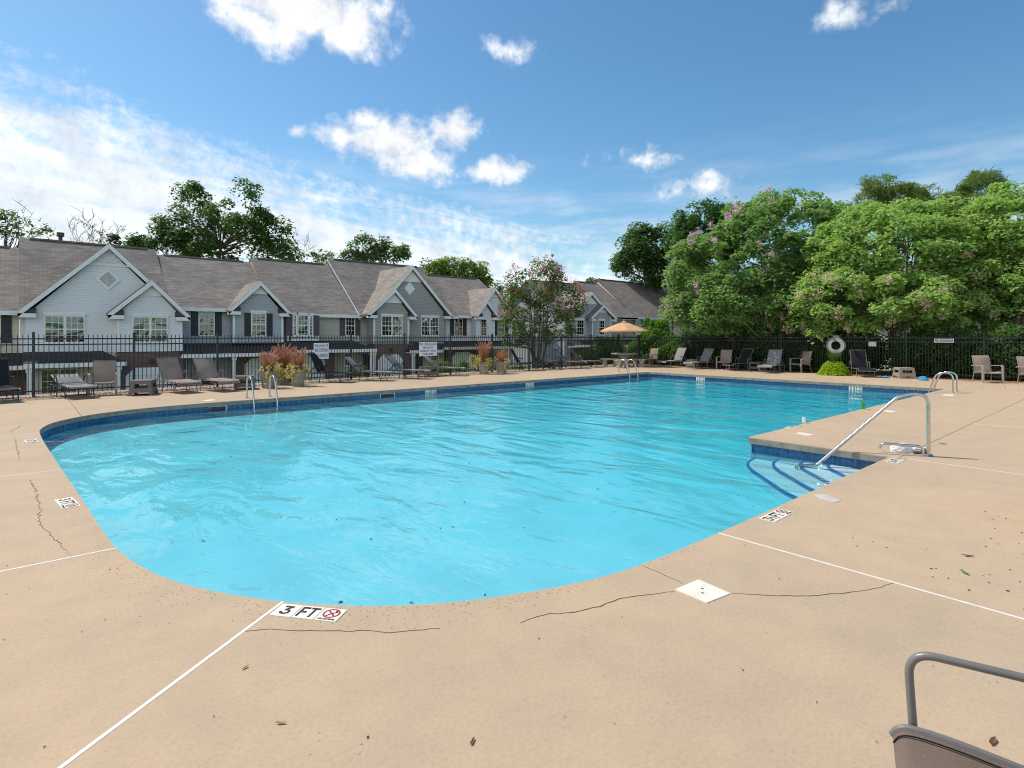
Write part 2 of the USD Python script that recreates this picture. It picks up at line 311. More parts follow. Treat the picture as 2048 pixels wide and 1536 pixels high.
pm('leaftan', (0.38, 0.20, 0.06), scale=40, rough=0.8)
leafmat('debris', [(0.06, 0.03, 0.018), (0.13, 0.06, 0.03), (0.20, 0.09, 0.04), (0.05, 0.035, 0.03)], 0.0, 0.9)
leafmat('litter', [(0.22, 0.10, 0.045), (0.33, 0.17, 0.08), (0.40, 0.22, 0.11), (0.16, 0.07, 0.035)], 0.0, 0.9)
# houses
def siding(name, c, course=0.115):
    N = {'g': ('geometry', {}), 's': ('separate_xyz', {}), 'd': ('math', dict(math_type='divide', value2=course)), 'fr': ('math', dict(math_type='fraction')),
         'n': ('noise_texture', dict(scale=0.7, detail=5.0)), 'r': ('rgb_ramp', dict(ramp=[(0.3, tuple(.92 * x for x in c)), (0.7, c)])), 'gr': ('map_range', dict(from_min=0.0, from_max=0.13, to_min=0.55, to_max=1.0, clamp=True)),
         'inv': ('math', dict(math_type='subtract', value1=1.0)), 'b': ('bump', dict(strength=1.0, distance=0.016)), 'p': ('principled_bsdf', dict(roughness=0.6, specular_ior_level=0.35)),
         'cc': ('combine_color', {}), 'mx': ('mix_color', dict(blend_type='multiply', fac=1.0))}
    mat(name, N, [('g.position', 's.vector'), ('g.position', 'n.vector'), ('s.z', 'd.value1'), ('d.value', 'fr.value1'), ('fr.value', 'inv.value2'), ('inv.value', 'b.height'), ('b.normal', 'p.normal'),
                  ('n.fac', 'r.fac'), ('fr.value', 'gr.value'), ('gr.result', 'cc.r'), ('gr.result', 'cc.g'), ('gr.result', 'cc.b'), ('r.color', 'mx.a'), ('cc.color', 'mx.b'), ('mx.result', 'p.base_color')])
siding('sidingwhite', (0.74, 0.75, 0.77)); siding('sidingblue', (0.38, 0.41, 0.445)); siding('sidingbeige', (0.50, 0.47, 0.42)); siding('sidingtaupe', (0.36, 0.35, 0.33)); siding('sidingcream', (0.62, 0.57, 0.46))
pm('trim', (0.78, 0.78, 0.77), (0.70, 0.70, 0.70), scale=3, rough=0.5)
pm('trimcream', (0.66, 0.60, 0.48), scale=3, rough=0.5)
pm('shutterblack', (0.018, 0.018, 0.024), scale=3, rough=0.5)
pm('shutterplum', (0.085, 0.06, 0.082), scale=3, rough=0.5)
pm('shuttergrey', (0.12, 0.12, 0.13), scale=3, rough=0.5)
pm('doordark', (0.03, 0.02, 0.02), scale=3, rough=0.5)
pm('curtain', (0.60, 0.60, 0.57), (0.42, 0.42, 0.40), scale=6, rough=0.9, stretch=(1, 1, 0.1))
def brick():
    N = {'g': ('geometry', {}), 's': ('separate_xyz', {}), 'c': ('combine_xyz', {}), 'b': ('brick_texture', dict(color1=(0.15, 0.068, 0.05), color2=(0.075, 0.038, 0.03), mortar=(0.22, 0.18, 0.155), scale=1.0, mortar_size=0.008, brick_width=0.21, row_height=0.075, bias=0.0)),
         'bp': ('bump', dict(strength=0.6, distance=0.01, invert=True)), 'p': ('principled_bsdf', dict(roughness=0.85))}
    mat('brick', N, [('g.position', 's.vector'), ('s.x', 'c.x'), ('s.z', 'c.y'), ('c.vector', 'b.vector'), ('b.color', 'p.base_color'), ('b.fac', 'bp.height'), ('bp.normal', 'p.normal')])
brick()
def shingle(name, k, axis='x'):
    c1, c2, c3 = [tuple(k * x for x in c) for c in ((0.222, 0.202, 0.182), (0.16, 0.145, 0.13), (0.11, 0.10, 0.09))]
    N = {'g': ('geometry', {}), 's': ('separate_xyz', {}), 'c': ('combine_xyz', {}), 'zs': ('math', dict(math_type='multiply', value2=1.75)),
         'b': ('brick_texture', dict(color1=c1, color2=c2, mortar=c3, scale=1.0, mortar_size=0.012, mortar_smooth=0.3, brick_width=0.42, row_height=0.15, bias=0.0)),
         'n': ('noise_texture', dict(scale=0.6, detail=6.0, roughness=0.65)), 'r': ('rgb_ramp', dict(ramp=[(0.3, (0.78, 0.77, 0.77)), (0.7, (1.12, 1.1, 1.08))])), 'mx': ('mix_color', dict(blend_type='multiply', fac=1.0)),
         'n2': ('noise_texture', dict(scale=3.0, detail=5.0, roughness=0.7)), 'r2': ('rgb_ramp', dict(ramp=[(0.3, (0.8, 0.8, 0.8)), (0.7, (1.15, 1.15, 1.15))])), 'mx2': ('mix_color', dict(blend_type='multiply', fac=1.0)),
         'bp': ('bump', dict(strength=0.5, distance=0.01, invert=True)), 'p': ('principled_bsdf', dict(roughness=0.95, specular_ior_level=0.1)), 'mp': ('mapping', dict(scale=(0.35, 1, 2.2)))}
    mat(name, N, [('g.position', 's.vector'), (f's.{axis}', 'c.x'), ('s.z', 'zs.value1'), ('zs.value', 'c.y'), ('c.vector', 'b.vector'), ('g.position', 'n.vector'), ('n.fac', 'r.fac'), ('g.position', 'mp.vector'), ('mp.vector', 'n2.vector'), ('n2.fac', 'r2.fac'),
                  ('b.color', 'mx.a'), ('r.color', 'mx.b'), ('mx.result', 'mx2.a'), ('r2.color', 'mx2.b'), ('mx2.result', 'p.base_color'), ('b.fac', 'bp.height'), ('bp.normal', 'p.normal')])
shingle('shingle', 1.32); shingle('shingleside', 1.45, 'y'); shingle('shingledark', 0.45)
mat('windowglass', {'g': ('geometry', {}), 'n': ('noise_texture', dict(scale=0.9, detail=1.5, distortion=1.2)), 'b': ('bump', dict(strength=1.0, distance=0.022)), 'gl': ('glossy_bsdf', dict(color=(0.9, 0.92, 0.95), roughness=0.03)),
                    't': ('transparent_bsdf', dict(color=(0.75, 0.78, 0.78))), 'f': ('fresnel', dict(IOR=1.9)), 'm': ('mix_closure', {})},
    [('g.position', 'n.vector'), ('n.fac', 'b.height'), ('b.normal', 'gl.normal'), ('f.fac', 'm.fac'), ('t.BSDF', 'm.closure1'), ('gl.BSDF', 'm.closure2')], surface='m.closure')
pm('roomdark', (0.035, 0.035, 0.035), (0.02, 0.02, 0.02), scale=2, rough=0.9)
# foliage
leafmat('leafmyrtle', [(0.06, 0.095, 0.03), (0.11, 0.15, 0.042), (0.17, 0.20, 0.06), (0.23, 0.24, 0.085), (0.115, 0.155, 0.047), (0.07, 0.105, 0.035), (0.28, 0.23, 0.10)], 0.35)
leafmat('leafmyrtleyellow', [(0.09, 0.13, 0.038), (0.16, 0.195, 0.052), (0.25, 0.265, 0.085), (0.31, 0.30, 0.11), (0.19, 0.215, 0.065), (0.32, 0.27, 0.12)], 0.35)
leafmat('leafdark', [(0.05, 0.085, 0.025), (0.09, 0.135, 0.038), (0.14, 0.18, 0.052), (0.07, 0.105, 0.03)], 0.4)
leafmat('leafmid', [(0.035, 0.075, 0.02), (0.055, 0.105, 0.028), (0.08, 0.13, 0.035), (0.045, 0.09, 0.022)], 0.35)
leafmat('leafyellow', [(0.09, 0.13, 0.025), (0.13, 0.165, 0.035), (0.16, 0.185, 0.045)], 0.35)
leafmat('leafpine', [(0.09, 0.125, 0.035), (0.16, 0.19, 0.05), (0.22, 0.235, 0.065), (0.12, 0.145, 0.04)], 0.4)
leafmat('leafrusty', [(0.05, 0.085, 0.02), (0.08, 0.12, 0.03), (0.10, 0.06, 0.03), (0.13, 0.055, 0.03)], 0.3)
leafmat('leaftired', [(0.06, 0.085, 0.025), (0.10, 0.12, 0.035), (0.16, 0.14, 0.055), (0.17, 0.10, 0.065), (0.13, 0.075, 0.05), (0.08, 0.10, 0.03)], 0.35)
leafmat('leafhedge', [(0.045, 0.085, 0.022), (0.07, 0.12, 0.03), (0.10, 0.155, 0.04), (0.05, 0.095, 0.025)], 0.35)
leafmat('leafbush', [(0.07, 0.13, 0.025), (0.12, 0.20, 0.04), (0.19, 0.26, 0.06), (0.09, 0.155, 0.03)], 0.4)
leafmat('leafvine', [(0.30, 0.42, 0.03), (0.40, 0.50, 0.04), (0.24, 0.36, 0.03), (0.50, 0.52, 0.08)], 0.4)
leafmat('leafvinepale', [(0.50, 0.45, 0.17), (0.60, 0.55, 0.27), (0.36, 0.38, 0.12), (0.24, 0.30, 0.08)], 0.35)
leafmat('grassred', [(0.36, 0.20, 0.12), (0.48, 0.30, 0.18), (0.42, 0.32, 0.20), (0.52, 0.38, 0.25), (0.36, 0.33, 0.16)], 0.4)
leafmat('plume', [(0.48, 0.28, 0.21), (0.58, 0.40, 0.31), (0.42, 0.23, 0.18)], 0.4)
leafmat('bloompink', [(0.62, 0.40, 0.48), (0.68, 0.48, 0.54), (0.55, 0.33, 0.42), (0.64, 0.50, 0.48)], 0.4)
leafmat('bloompale', [(0.62, 0.48, 0.40), (0.66, 0.55, 0.46), (0.56, 0.38, 0.33)], 0.35)
leafmat('bloomrose', [(0.36, 0.13, 0.14), (0.44, 0.20, 0.19), (0.32, 0.12, 0.15)], 0.35)
# ------------------------------------------------------------------ ground, deck, pool
POOL_A1, POOL_B0, NOTCH_A, NOTCH_B, POOL_B1 = 23.1, 2.58, 9.5, 4.68, 16.4
WATER, FLOOR, COPE = -0.19, -0.56, 0.10
curve = smoothline([(4.6, 2.58), (3.6, 2.61), (2.9, 2.74), (2.13, 3.07), (1.55, 3.52), (1.06, 4.17), (0.76, 4.85), (0.60, 5.7), (0.53, 7.07), (0.47, 8.4), (0.40, 9.9), (0.33, 11.5), (0.28, 13.0), (0.30, 13.8), (0.48, 14.6), (0.85, 15.25), (1.4, 15.78), (2.3, 16.2), (3.6, 16.38), (5.0, 16.4)], 6)
pool = Polygon([*map(tuple, curve), (POOL_A1, POOL_B1), (POOL_A1, NOTCH_B), (NOTCH_A, NOTCH_B), (NOTCH_A, POOL_B0)])
DECK = sbox(-9.0, -9.0, 28.0, 20.75)

gx = np.unique(np.concatenate([[-1500, -600, -250, -120, -60, -30, -9.0, -8.99], np.arange(-6, 27, 4), [27.99, 28.0, 29, 29.5], np.arange(30, 64, 2), [70, 80, 100, 160, 300, 700, 1500]]))
gy = np.unique(np.concatenate([[-1500, -600, -250, -120, -60, -30, -9.0, -8.99], np.arange(-5, 20, 4), [20.74, 20.75, 21.4, 22], np.arange(23, 60, 1.5), [65, 80, 100, 160, 300, 700, 1500]]))
X, Y = np.meshgrid(gx, gy, indexing='ij')
def ground_z(x, y):
    x, y = np.asarray(x, float), np.asarray(y, float)
    sm = lambda t: np.clip(t, 0, 1) ** 2 * (3 - 2 * np.clip(t, 0, 1))
    z = -0.05 - 1.85 * np.maximum(sm((y - 22.2) / 5.5), sm((x - 34) / 9))
    return np.where((x > -9) & (x < 28.0) & (y > -9) & (y < 20.75), -2.2, z)
Z = ground_z(X, Y)
i, j = np.meshgrid(np.arange(len(gx) - 1), np.arange(len(gy) - 1), indexing='ij'); W = len(gy)
q = np.stack([i * W + j, (i + 1) * W + j, (i + 1) * W + j + 1, i * W + j + 1], -1).reshape(-1, 4)
gr = unique('/World', 'ground'); usdkit.mesh(stage, gr, (np.stack([X, Y, Z], -1).reshape(-1, 3), q), M['lawn']); tag(gr, kind='structure')

# joints of the deck: (points, width, material)
joints = [([(4.68, 2.58), (4.68, -9)], 0.020, 'caulk'), ([(9.54, 2.50), (9.54, -9)], 0.016, 'caulk'), ([(9.56, 2.47), (28.0, 2.47)], 0.012, 'darkgap'), ([(14.35, 2.45), (14.35, -9)], 0.016, 'caulk'),
          ([(19.2, 2.45), (19.2, -9)], 0.016, 'caulk'), ([(1.30, 3.79), (-2.60, 0.93), (-9, -3.76)], 0.022, 'caulk'), ([(0.60, 5.66), (-9, 5.66)], 0.020, 'caulk'), ([(0.42, 9.46), (-9, 9.46)], 0.016, 'caulk'),
          ([(0.28, 13.3), (-9, 13.3)], 0.014, 'caulk'), ([(1.02, 15.4), (1.02, 20.75)], 0.012, 'darkgap')] + [([(a, 16.4), (a, 20.75)], 0.010, 'darkgap') for a in (5.9, 10.75, 15.6, 20.45)] + \
         [([(23.1, b), (28.0, b)], 0.010, 'darkgap') for b in (7.5, 12.4, 16.4)]
cuts = unary_union([LineString(p).buffer(w / 2, cap_style='square') for p, w, _ in joints])
deck = thing('pool_deck', kind='structure')
body = DECK.difference(pool)
for g in sorted(getattr(body.difference(cuts), 'geoms', [body]), key=lambda g: (g.centroid.x, g.centroid.y)):
    if g.area > 0.05:
        mb = MB().poly(g, 'z', -COPE, 0.0); part(deck, 'slab', mb, 'concrete')
for p, w, k in joints:
    g = LineString(p).buffer(w / 2, cap_style='square').difference(pool).intersection(DECK)
    for h in getattr(g, 'geoms', [g]):
        if h.area > 1e-4: part(deck, 'joint_sealant' if k == 'caulk' else 'open_joint', MB().poly(h, 'z', -0.05, 0.002 if k == 'caulk' else -0.012), k)
# cracks: thin ragged gaps
rng = np.random.default_rng(5)
def crack(pts, w, jag):
    p = np.array([on(*q) for q in pts]); out = []
    for a, b in zip(p, p[1:]):
        n = max(3, int(np.linalg.norm(b - a) / 0.05))
        for t in np.linspace(0, 1, n, endpoint=False): out.append(a + (b - a) * t + rng.normal(0, jag, 2))
    out = np.array(out + [p[-1]]); t = np.gradient(out, axis=0); t /= np.linalg.norm(t, axis=1, keepdims=True); nn = np.stack([-t[:, 1], t[:, 0]], 1)
    ww = (w / 2 * rng.uniform(.25, 1.9, len(out)) * np.clip(np.minimum(np.arange(len(out)), np.arange(len(out))[::-1]) / 6, .15, 1))[:, None]
    g = Polygon(np.vstack([out + nn * ww, (out - nn * ww)[::-1]])).buffer(0).difference(pool).difference(cuts)
    for h in getattr(g, 'geoms', [g]):
        if h.area > 1e-5: part(deck, 'crack', MB().poly(h, 'z', -0.02, 0.003), 'darkgap')
crack([(1040, 1245), (1090, 1229), (1130, 1227), (1200, 1213), (1240, 1197), (1300, 1188), (1350, 1184)], 0.0035, 0.006)
crack([(1462, 1187), (1540, 1191), (1620, 1192), (1690, 1186), (1750, 1178), (1788, 1166)], 0.003, 0.004)
crack([(1284, 1131), (1330, 1151), (1366, 1168)], 0.004, 0.002)
crack([(60, 960), (72, 985), (80, 1020), (78, 1045), (100, 1070), (118, 1088), (136, 1108)], 0.003, 0.009)
crack([(490, 1262), (540, 1258), (600, 1262), (660, 1262), (720, 1261), (780, 1266), (830, 1261), (880, 1257)], 0.0025, 0.004)
crack([(30, 878), (34, 900), (40, 918)], 0.003, 0.009)
crack([(20, 864), (45, 850)], 0.006, 0.01)
# repaired patch
g = Polygon([on(1628, 990), on(1648, 988), on(1682, 1001), on(1668, 1006), on(1640, 998)])
pm('patch', (0.50, 0.46, 0.40), (0.42, 0.38, 0.33), scale=10, rough=0.9); part(deck, 'repair_patch', MB().poly(g, 'z', -0.01, 0.004), 'patch')

# strips of gravel and of mulch between the deck and the fences
st = unique('/World', 'gravel_strip'); usdkit.mesh(stage, st, MB().box(-9, 28.0, 20.75, 22.3, -0.4, -0.012).arr(), M['gravel']); tag(st, kind='structure')
st = unique('/World', 'mulch_strip'); usdkit.mesh(stage, st, MB().box(28.0, 31.0, -9, 22.3, -0.4, -0.010).arr(), M['mulch']); tag(st, kind='structure')

# basin
basin = thing('pool_basin', kind='structure')
inner = pool.buffer(0.02, join_style='mitre')
wall = inner.buffer(0.25, join_style='mitre').difference(inner)
part(basin, 'pool_wall', MB().poly(wall, 'z', FLOOR - 0.2, -COPE - 0.001), 'plasterwall')
v, f = MB().poly(inner.buffer(0.1), 'z', FLOOR - 0.15, FLOOR).arr(); fz = lambda b: FLOOR + 0.18 * np.clip((np.asarray(b) - 3.0) / 13.4, 0, 1)     # the floor rises a little towards the houses
v[:, 2] = np.where(v[:, 2] > FLOOR - .01, fz(v[:, 1]), v[:, 2]); part(basin, 'pool_floor', (v, f), 'plaster')
part(basin, 'coping_edge', MB().poly(pool.difference(pool.buffer(-.006, join_style='mitre')), 'z', -COPE - .004, -.014), 'mossy')  # thin strip added over the coping face: moss plus painted shade
# corner steps, quarter rounds about the inner corner
cx, cy = NOTCH_A + 0.02, POOL_B0 - 0.02
def quarter(r, dent=0.0):
    t = np.linspace(math.pi / 2, math.pi, 25)
    rr = r * (1 - dent * np.sin(2 * t) ** 2 * 1.0)
    return np.stack([cx + rr * np.cos(t), cy + rr * np.sin(t)], 1)
steps = [(2.02, -0.36), (1.62, -0.32), (1.22, -0.285), (0.82, -0.25)]
for k, (r, z) in enumerate(steps):
    q = quarter(r, 0.13)
    part(basin, 'pool_step', MB().poly(Polygon([(cx, cy), *map(tuple, q)]), 'z', FLOOR - 0.01 + 0.002 * k, z), 'plaster')
    band = LineString(q).buffer(0.02, cap_style='flat').intersection(Polygon([(cx, cy), *map(tuple, quarter(r + 0.3, 0.13))])).intersection(inner)
    part(basin, 'step_edge_tile', MB().poly(max(getattr(band, 'geoms', [band]), key=lambda g: g.area), 'z', z - 0.02, z + 0.004), 'step_line')
# water-line tiles, one by one
ring = np.array(inner.exterior.coords)
if not inner.exterior.is_ccw: ring = ring[::-1]
line = LineString(ring); cnt = [0]
def place_tile(p, t, w):
    n = np.array([-t[1], t[0]])       # into the pool
    h = []
    for s in (-w / 2, w / 2):
        for d in (-0.01, 0.008): h.append(p + t * s + n * d)
    (a, b_, c, d) = h
    mb = MB(); v = [(*x, z) for x in (a, b_, c, d) for z in (-COPE - 0.155, -COPE - 0.004)]
    mb.add(v, [(0, 1, 3, 2), (4, 6, 7, 5), (0, 4, 5, 1), (2, 3, 7, 6), (0, 2, 6, 4), (1, 5, 7, 3)])
    return mb
tiles = []
s, pitch = 0.0, 0.158
for a, b_ in zip(ring, ring[1:]):
    pass
L = line.length; n = int(L / pitch); pitch = L / n
for k in range(n):
    s = (k + 0.5) * pitch; p0, p1 = np.array(line.interpolate(s - pitch * .4).coords[0]), np.array(line.interpolate(s + pitch * .4).coords[0])
    t = (p1 - p0); t /= np.linalg.norm(t)
    mid = (p0 + p1) / 2; tiles.append((mid, t))
seen = [(m_, t) for m_, t in tiles if t[0] < 0.55 and not (abs(t[1]) < 0.2 and t[0] > 0)]   # those whose face the camera side sees
seen.sort(key=lambda x: np.linalg.norm(x[0]))
for m_, t in seen[:300]: part(basin, 'tile', place_tile(m_, t, pitch - 0.010), 'pool_tile')
rest = MB()
ids = {id(x[0]) for x in seen[:300]}
for m_, t in tiles:
    if id(m_) not in ids: mb = place_tile(m_, t, pitch - 0.010); rest.add(*mb.arr())
part(basin, 'far_tile', rest, 'pool_tile', kind='stuff')
# water: a closed body of clear blue water
mat('water', {'g': ('geometry', {}), 'mp': ('mapping', dict(rotation=(0, 0, math.radians(35)), scale=(1.0, 0.42, 1.0))), 'n1': ('noise_texture', dict(scale=1.05, detail=2.5, roughness=0.5, distortion=0.8)),
              'n2': ('noise_texture', dict(scale=3.2, detail=3.0, roughness=0.55, distortion=0.6)), 'a': ('math', dict(math_type='multiply', value2=0.22)), 's': ('math', dict(math_type='add')), 'b': ('bump', dict(strength=1.0, distance=0.095)),
              'gl': ('glossy_bsdf', dict(color=(1, 1, 1), roughness=0.02)), 't': ('transparent_bsdf', dict(color=(1, 1, 1))), 'f': ('fresnel', dict(IOR=1.24)), 'm': ('mix_closure', {}),
              'va': ('absorption_volume', dict(color=(0.36, 0.955, 0.98), density=1.6))},
    [('g.position', 'mp.vector'), ('mp.vector', 'n1.vector'), ('mp.vector', 'n2.vector'), ('n2.fac', 'a.value1'), ('a.value', 's.value1'), ('n1.fac', 's.value2'), ('s.value', 'b.height'), ('b.normal', 'gl.normal'), ('b.normal', 'f.normal'),
     ('f.fac', 'm.fac'), ('t.BSDF', 'm.closure1'), ('gl.BSDF', 'm.closure2')], surface='m.closure', volume='va.volume')
w = unique('/World', 'pool_water'); usdkit.mesh(stage, w, MB().poly(pool.buffer(0.05, join_style='mitre'), 'z', FLOOR - 0.08, WATER).arr(), M['water']); tag(w, kind='structure')
# ------------------------------------------------------------------ town houses
GZ = -1.95          # ground at the houses
BF = 40.9           # their front walls
def frame_box(mb, x0, x1, z0, z1, y, w, d):
    """four bars round an opening, their outer face at y"""
    return mb.box(x0 - w, x1 + w, y, y + d, z1, z1 + w).box(x0 - w, x1 + w, y, y + d, z0 - w, z0).box(x0 - w, x0, y, y + d, z0, z1).box(x1, x1 + w, y, y + d, z0, z1)
class House:
    def __init__(s, label, group, a0, a1, cat='townhouse', name='townhouse'):
        s.o = np.array([(a0 + a1) / 2, BF, GZ]); s.a0, s.a1 = a0, a1
        s.p = thing(name, label, cat, s.o, 0, group)
    def add(s, name, mb, mat_, parent=None, **k): return part(parent or s.p, name, mb, mat_, off=s.o, **k)
    def wall(s, x0, x1, y0, y1, z0, z1, m): s.add('wall', MB().box(x0, x1, y0, y1, z0, z1), m)
    def roof(s, x0, x1, zr, ze, yr=BF + 5.6, ye=BF - 0.42, m='shingle'):
        th = 0.16; yb = 2 * yr - ye
        r = s.add('roof', MB().poly([(ye, ze), (yr, zr), (yb, ze), (yb, ze - th), (yr, zr - th), (ye, ze - th)], 'x', x0, x1), m)
        s.add('fascia', MB().box(x0, x1, ye - 0.03, ye - 0.002, ze - 0.22, ze + 0.01).box(x0, x1, ye - 0.002, BF - 0.05, ze - 0.22, ze - 0.17), 'trim', r)
        s.add('ridge_vent', MB().poly([(yr - .16, zr - .06), (yr, zr + .07), (yr + .16, zr - .06)], 'x', x0 + .5, x1 - .5), 'shingledark', r)
        return r
    def body(s, x0, x1, zr, ze, m, yr=BF + 5.6):
        yb = 2 * yr - BF
        s.add('wall', MB().poly([(BF, GZ), (BF, ze + .1), (yr, zr - .3), (yb, ze + .1), (yb, GZ)], 'x', x0 + 0.01, x1 - 0.01), m)
    def gable(s, peak, left, right, y, m, yback, white=0.0, vent=None, skin=True, proud=0.32, rake=0.24):
        """a front-facing gable: peak, left and right foot given as (x, z)"""
        (xp, zp), (xl, zl), (xr, zr) = peak, left, right; th = 0.14
        d = lambda x, z, k: (x, z - k)
        yf = y - proud
        chev = lambda k0, k1: [(xl, zl - k0), (xp, zp - k0), (xr, zr - k0), (xr, zr - k1), (xp, zp - k1), (xl, zl - k1)]
        r = s.add('gable_roof', MB().poly(chev(0, th), 'y', yf + 0.03, yback), 'shingleside')
        s.add('rake_board', MB().poly(chev(0.035, 0.035 + rake * 1.25), 'y', yf, yf + 0.03), 'trim', r)
        s.add('rake_soffit', MB().poly(chev(th + .002, th + .04), 'y', yf + 0.03, y), 'trim', r)
        k = 0.3
        if skin: s.add('gable_wall', MB().poly([(xl + .62, zl - .95), (xl + .62, zl + .02), (xl + .4, zl - .12), (xp, zp - k), (xr - .4, zr - .12), (xr - .62, zr + .02), (xr - .62, zr - .95)], 'y', y + .004, y + 0.3), m)
        if white: # boarded peak
            f = white / max(zp - (zl + zr) / 2, 1e-6)
            s.add('peak_panel', MB().poly([(xp + (xl - xp) * f, zp - k - white), (xp, zp - k), (xp + (xr - xp) * f, zp - k - white)], 'y', y - 0.02, y), 'trim')
            s.add('peak_beam', MB().box(xp + (xl - xp) * f, xp + (xr - xp) * f, y - 0.05, y - 0.021, zp - k - white - .09, zp - k - white), 'trim')
        for sx, (x, z) in ((1, left), (-1, right)):          # cornice returns with their little roofs
            w = 0.75
            xa, xb = sorted((x, x + sx * w))
            c = s.add('cornice_return', MB().box(xa, xb, yf, y, z - .34, z - .12), 'trim')
            tri = [(x + sx * .12, z - .118), (x + sx * w, z - .118), (x + sx * w, z + .20)]
            s.add('return_roof', MB().poly(tri, 'y', yf + .08, y), 'shingledark', c)
        return r
    def window(s, x0, x1, z0, z1, y, n=1, m='trim', grid=(3, 2), blind=False, sill=True, head_=0.14):
        """n double-hung sashes side by side"""
        fr = MB(); frame_box(fr, x0, x1, z0, z1, y - 0.045, 0.075, 0.045)
        if head_: fr.box(x0 - .12, x1 + .12, y - 0.07, y, z1 + .076, z1 + .076 + head_)
        if sill: fr.box(x0 - .11, x1 + .11, y - 0.09, y, z0 - .13, z0 - .076)
        wn = s.add('window', fr, m)
        w = (x1 - x0) / n
        for k in range(n):
            a, b = x0 + k * w, x0 + (k + 1) * w
            if k: s.add('mullion', MB().box(a - .06, a + .06, y - .04, y - .001, z0, z1), m, wn)
            zm = (z0 + z1) / 2
            mb = MB().box(a + .0, b, y - .03, y - .004, zm - .03, zm + .03)
            gx, gz = grid
            for (lo, hi) in ((z0, zm), (zm, z1)):
                for i in range(1, gx): x = a + (b - a) * i / gx; mb.box(x - .011, x + .011, y - .024, y - .006, lo, hi)
                for i in range(1, gz): z = lo + (hi - lo) * i / gz; mb.box(a, b, y - .0235, y - .0065, z - .011, z + .011)
            s.add('sash_bars', mb, m, wn)
            for (lo, hi) in ((z0, zm), (zm, z1)):
                s.add('pane', MB().box(a + .005, b - .005, y - .0165, y - .0125, lo + .003, hi - .003), 'windowglass', wn)
            s.add('room', MB().box(a, b, y - .0055, y - .0015, z0, z1), 'roomdark', wn)
            if blind: s.add('blind', MB().box(a + .01, b - .01, y - .011, y - .0075, z0 + (z1 - z0) * blind, z1 - .01), 'curtain', wn)
        return wn
    def shutters(s, x0, x1, z0, z1, y, w, m):
        for a, b in ((x0 - .09 - w, x0 - .09), (x1 + .09, x1 + .09 + w)):
            mb = MB().box(a, b, y - .045, y, z0 - .05, z1 + .05)
            for k in range(12):
                z = z0 + (z1 - z0) * (k + .5) / 12; mb.box(a + .05, b - .05, y - .056, y - .045, z - .035, z + .02)
            s.add('shutter', mb, m)
    def porch(s, x0, x1, zt, ze, yw, yf, posts=(), hip=0, wallm='sidingcream', fm='trim'):
        th = .1
        h0, h1 = (hip if hip < 0 else 0), (hip if hip > 0 else 0)
        v = [(x0, yf, ze), (x1, yf, ze), (x1 - h1, yw, zt), (x0 - h0, yw, zt), (x0, yf, ze - th), (x1, yf, ze - th), (x1, yw, ze - th), (x0, yw, ze - th)]
        r = s.add('porch_roof', MB().add(v, [(0, 1, 2, 3), (4, 7, 6, 5)]).add(v, [(0, 4, 5, 1), (1, 5, 6, 2), (0, 3, 7, 4), (2, 6, 7, 3)]), 'shingledark')
        s.add('porch_fascia', MB().box(x0 - .02, x1 + .02, yf - .04, yf - .003, ze - .20, ze + .03).box(x0, x1, yf, yw, ze - .2, ze - .12), fm, r)
        for x in posts:
            s.add('porch_post', MB().box(x - .09, x + .09, yf + .12, yf + .30, GZ, ze - .2).box(x - .13, x + .13, yf + .08, yf + .34, ze - .42, ze - .202).box(x - .13, x + .13, yf + .08, yf + .34, GZ, GZ + .25), fm)
    def garage(s, x0, x1, zt, y, clip=0.45, m='trim'):
        c = clip
        s.add('garage_door', MB().poly([(x0, GZ), (x1, GZ), (x1, zt - c), (x1 - c, zt), (x0 + c, zt), (x0, zt - c)], 'y', y - .02, y + .05), m)
        g = MB()
        for k in range(1, 4):
            z = GZ + (zt - GZ) * k / 4; xx = 0 if z < zt - c else c
            g.box(x0 + .05 + xx, x1 - .05 - xx, y - .028, y - .0201, z - .015, z + .015)
        s.add('door_rail', g, 'curtain')
        s.add('garage_lamp', MB().box((x0 + x1) / 2 - .1, (x0 + x1) / 2 + .1, y - .16, y - .0, zt + .22, zt + .5), 'shutterblack')
def PX(b, *uv): return [plane(u, v, b) for u, v in uv]
def xu(u, b=BF): return plane(u, HOR, b)[0]
def zv(u, v, b=BF): return plane(u, v, b)[1]
G1 = 'attached town houses in the row behind the pool fence'

# 0 cream house cut by the left edge
H = House('cream sided town house at the far left, mostly beyond the picture edge', G1, -7.0, xu(40))
zr, ze = zv(10, 494, 46.5), zv(20, 622, BF - .4)
H.body(-7, 0.0, zr, ze, 'sidingcream'); H.roof(-7, 0.02, zr, ze)
x0, x1 = xu(-40), xu(-2); H.window(x0, x1, zv(0, 687), zv(0, 634), BF, 1); H.shutters(x0, x1, zv(0, 684), zv(0, 632), BF, .42, 'shutterblack')
H.porch(-7, xu(52, 39.6), zv(20, 706), zv(20, 733, 39.3), BF, 39.3, fm='trim')
H.wall(-7, xu(53, 40.6), 40.55, BF, GZ, zv(20, 733, 39.5), 'brick')

# 1 white house with the big gable
b1 = 39.9
H = House('white sided town house with a broad gable and a smaller one in front', G1, 0.0, 7.2)
zr, ze = zv(150, 485, 46.5), zv(60, 618, BF - .4)
H.body(0, 7.2, zr, ze, 'sidingwhite'); H.roof(-0.02, 7.22, zr, ze)
xl, xr = xu(51, b1), xu(363, b1)
H.wall(xl, xr, b1, BF + 1, zv(150, 706, b1), zv(150, 622, b1), 'sidingwhite')
pk, lf = plane(217, 487, b1), plane(35, 622, b1); rt = (2 * pk[0] - lf[0], lf[1])
H.gable(pk, lf, rt, b1, 'sidingwhite', 46.3)
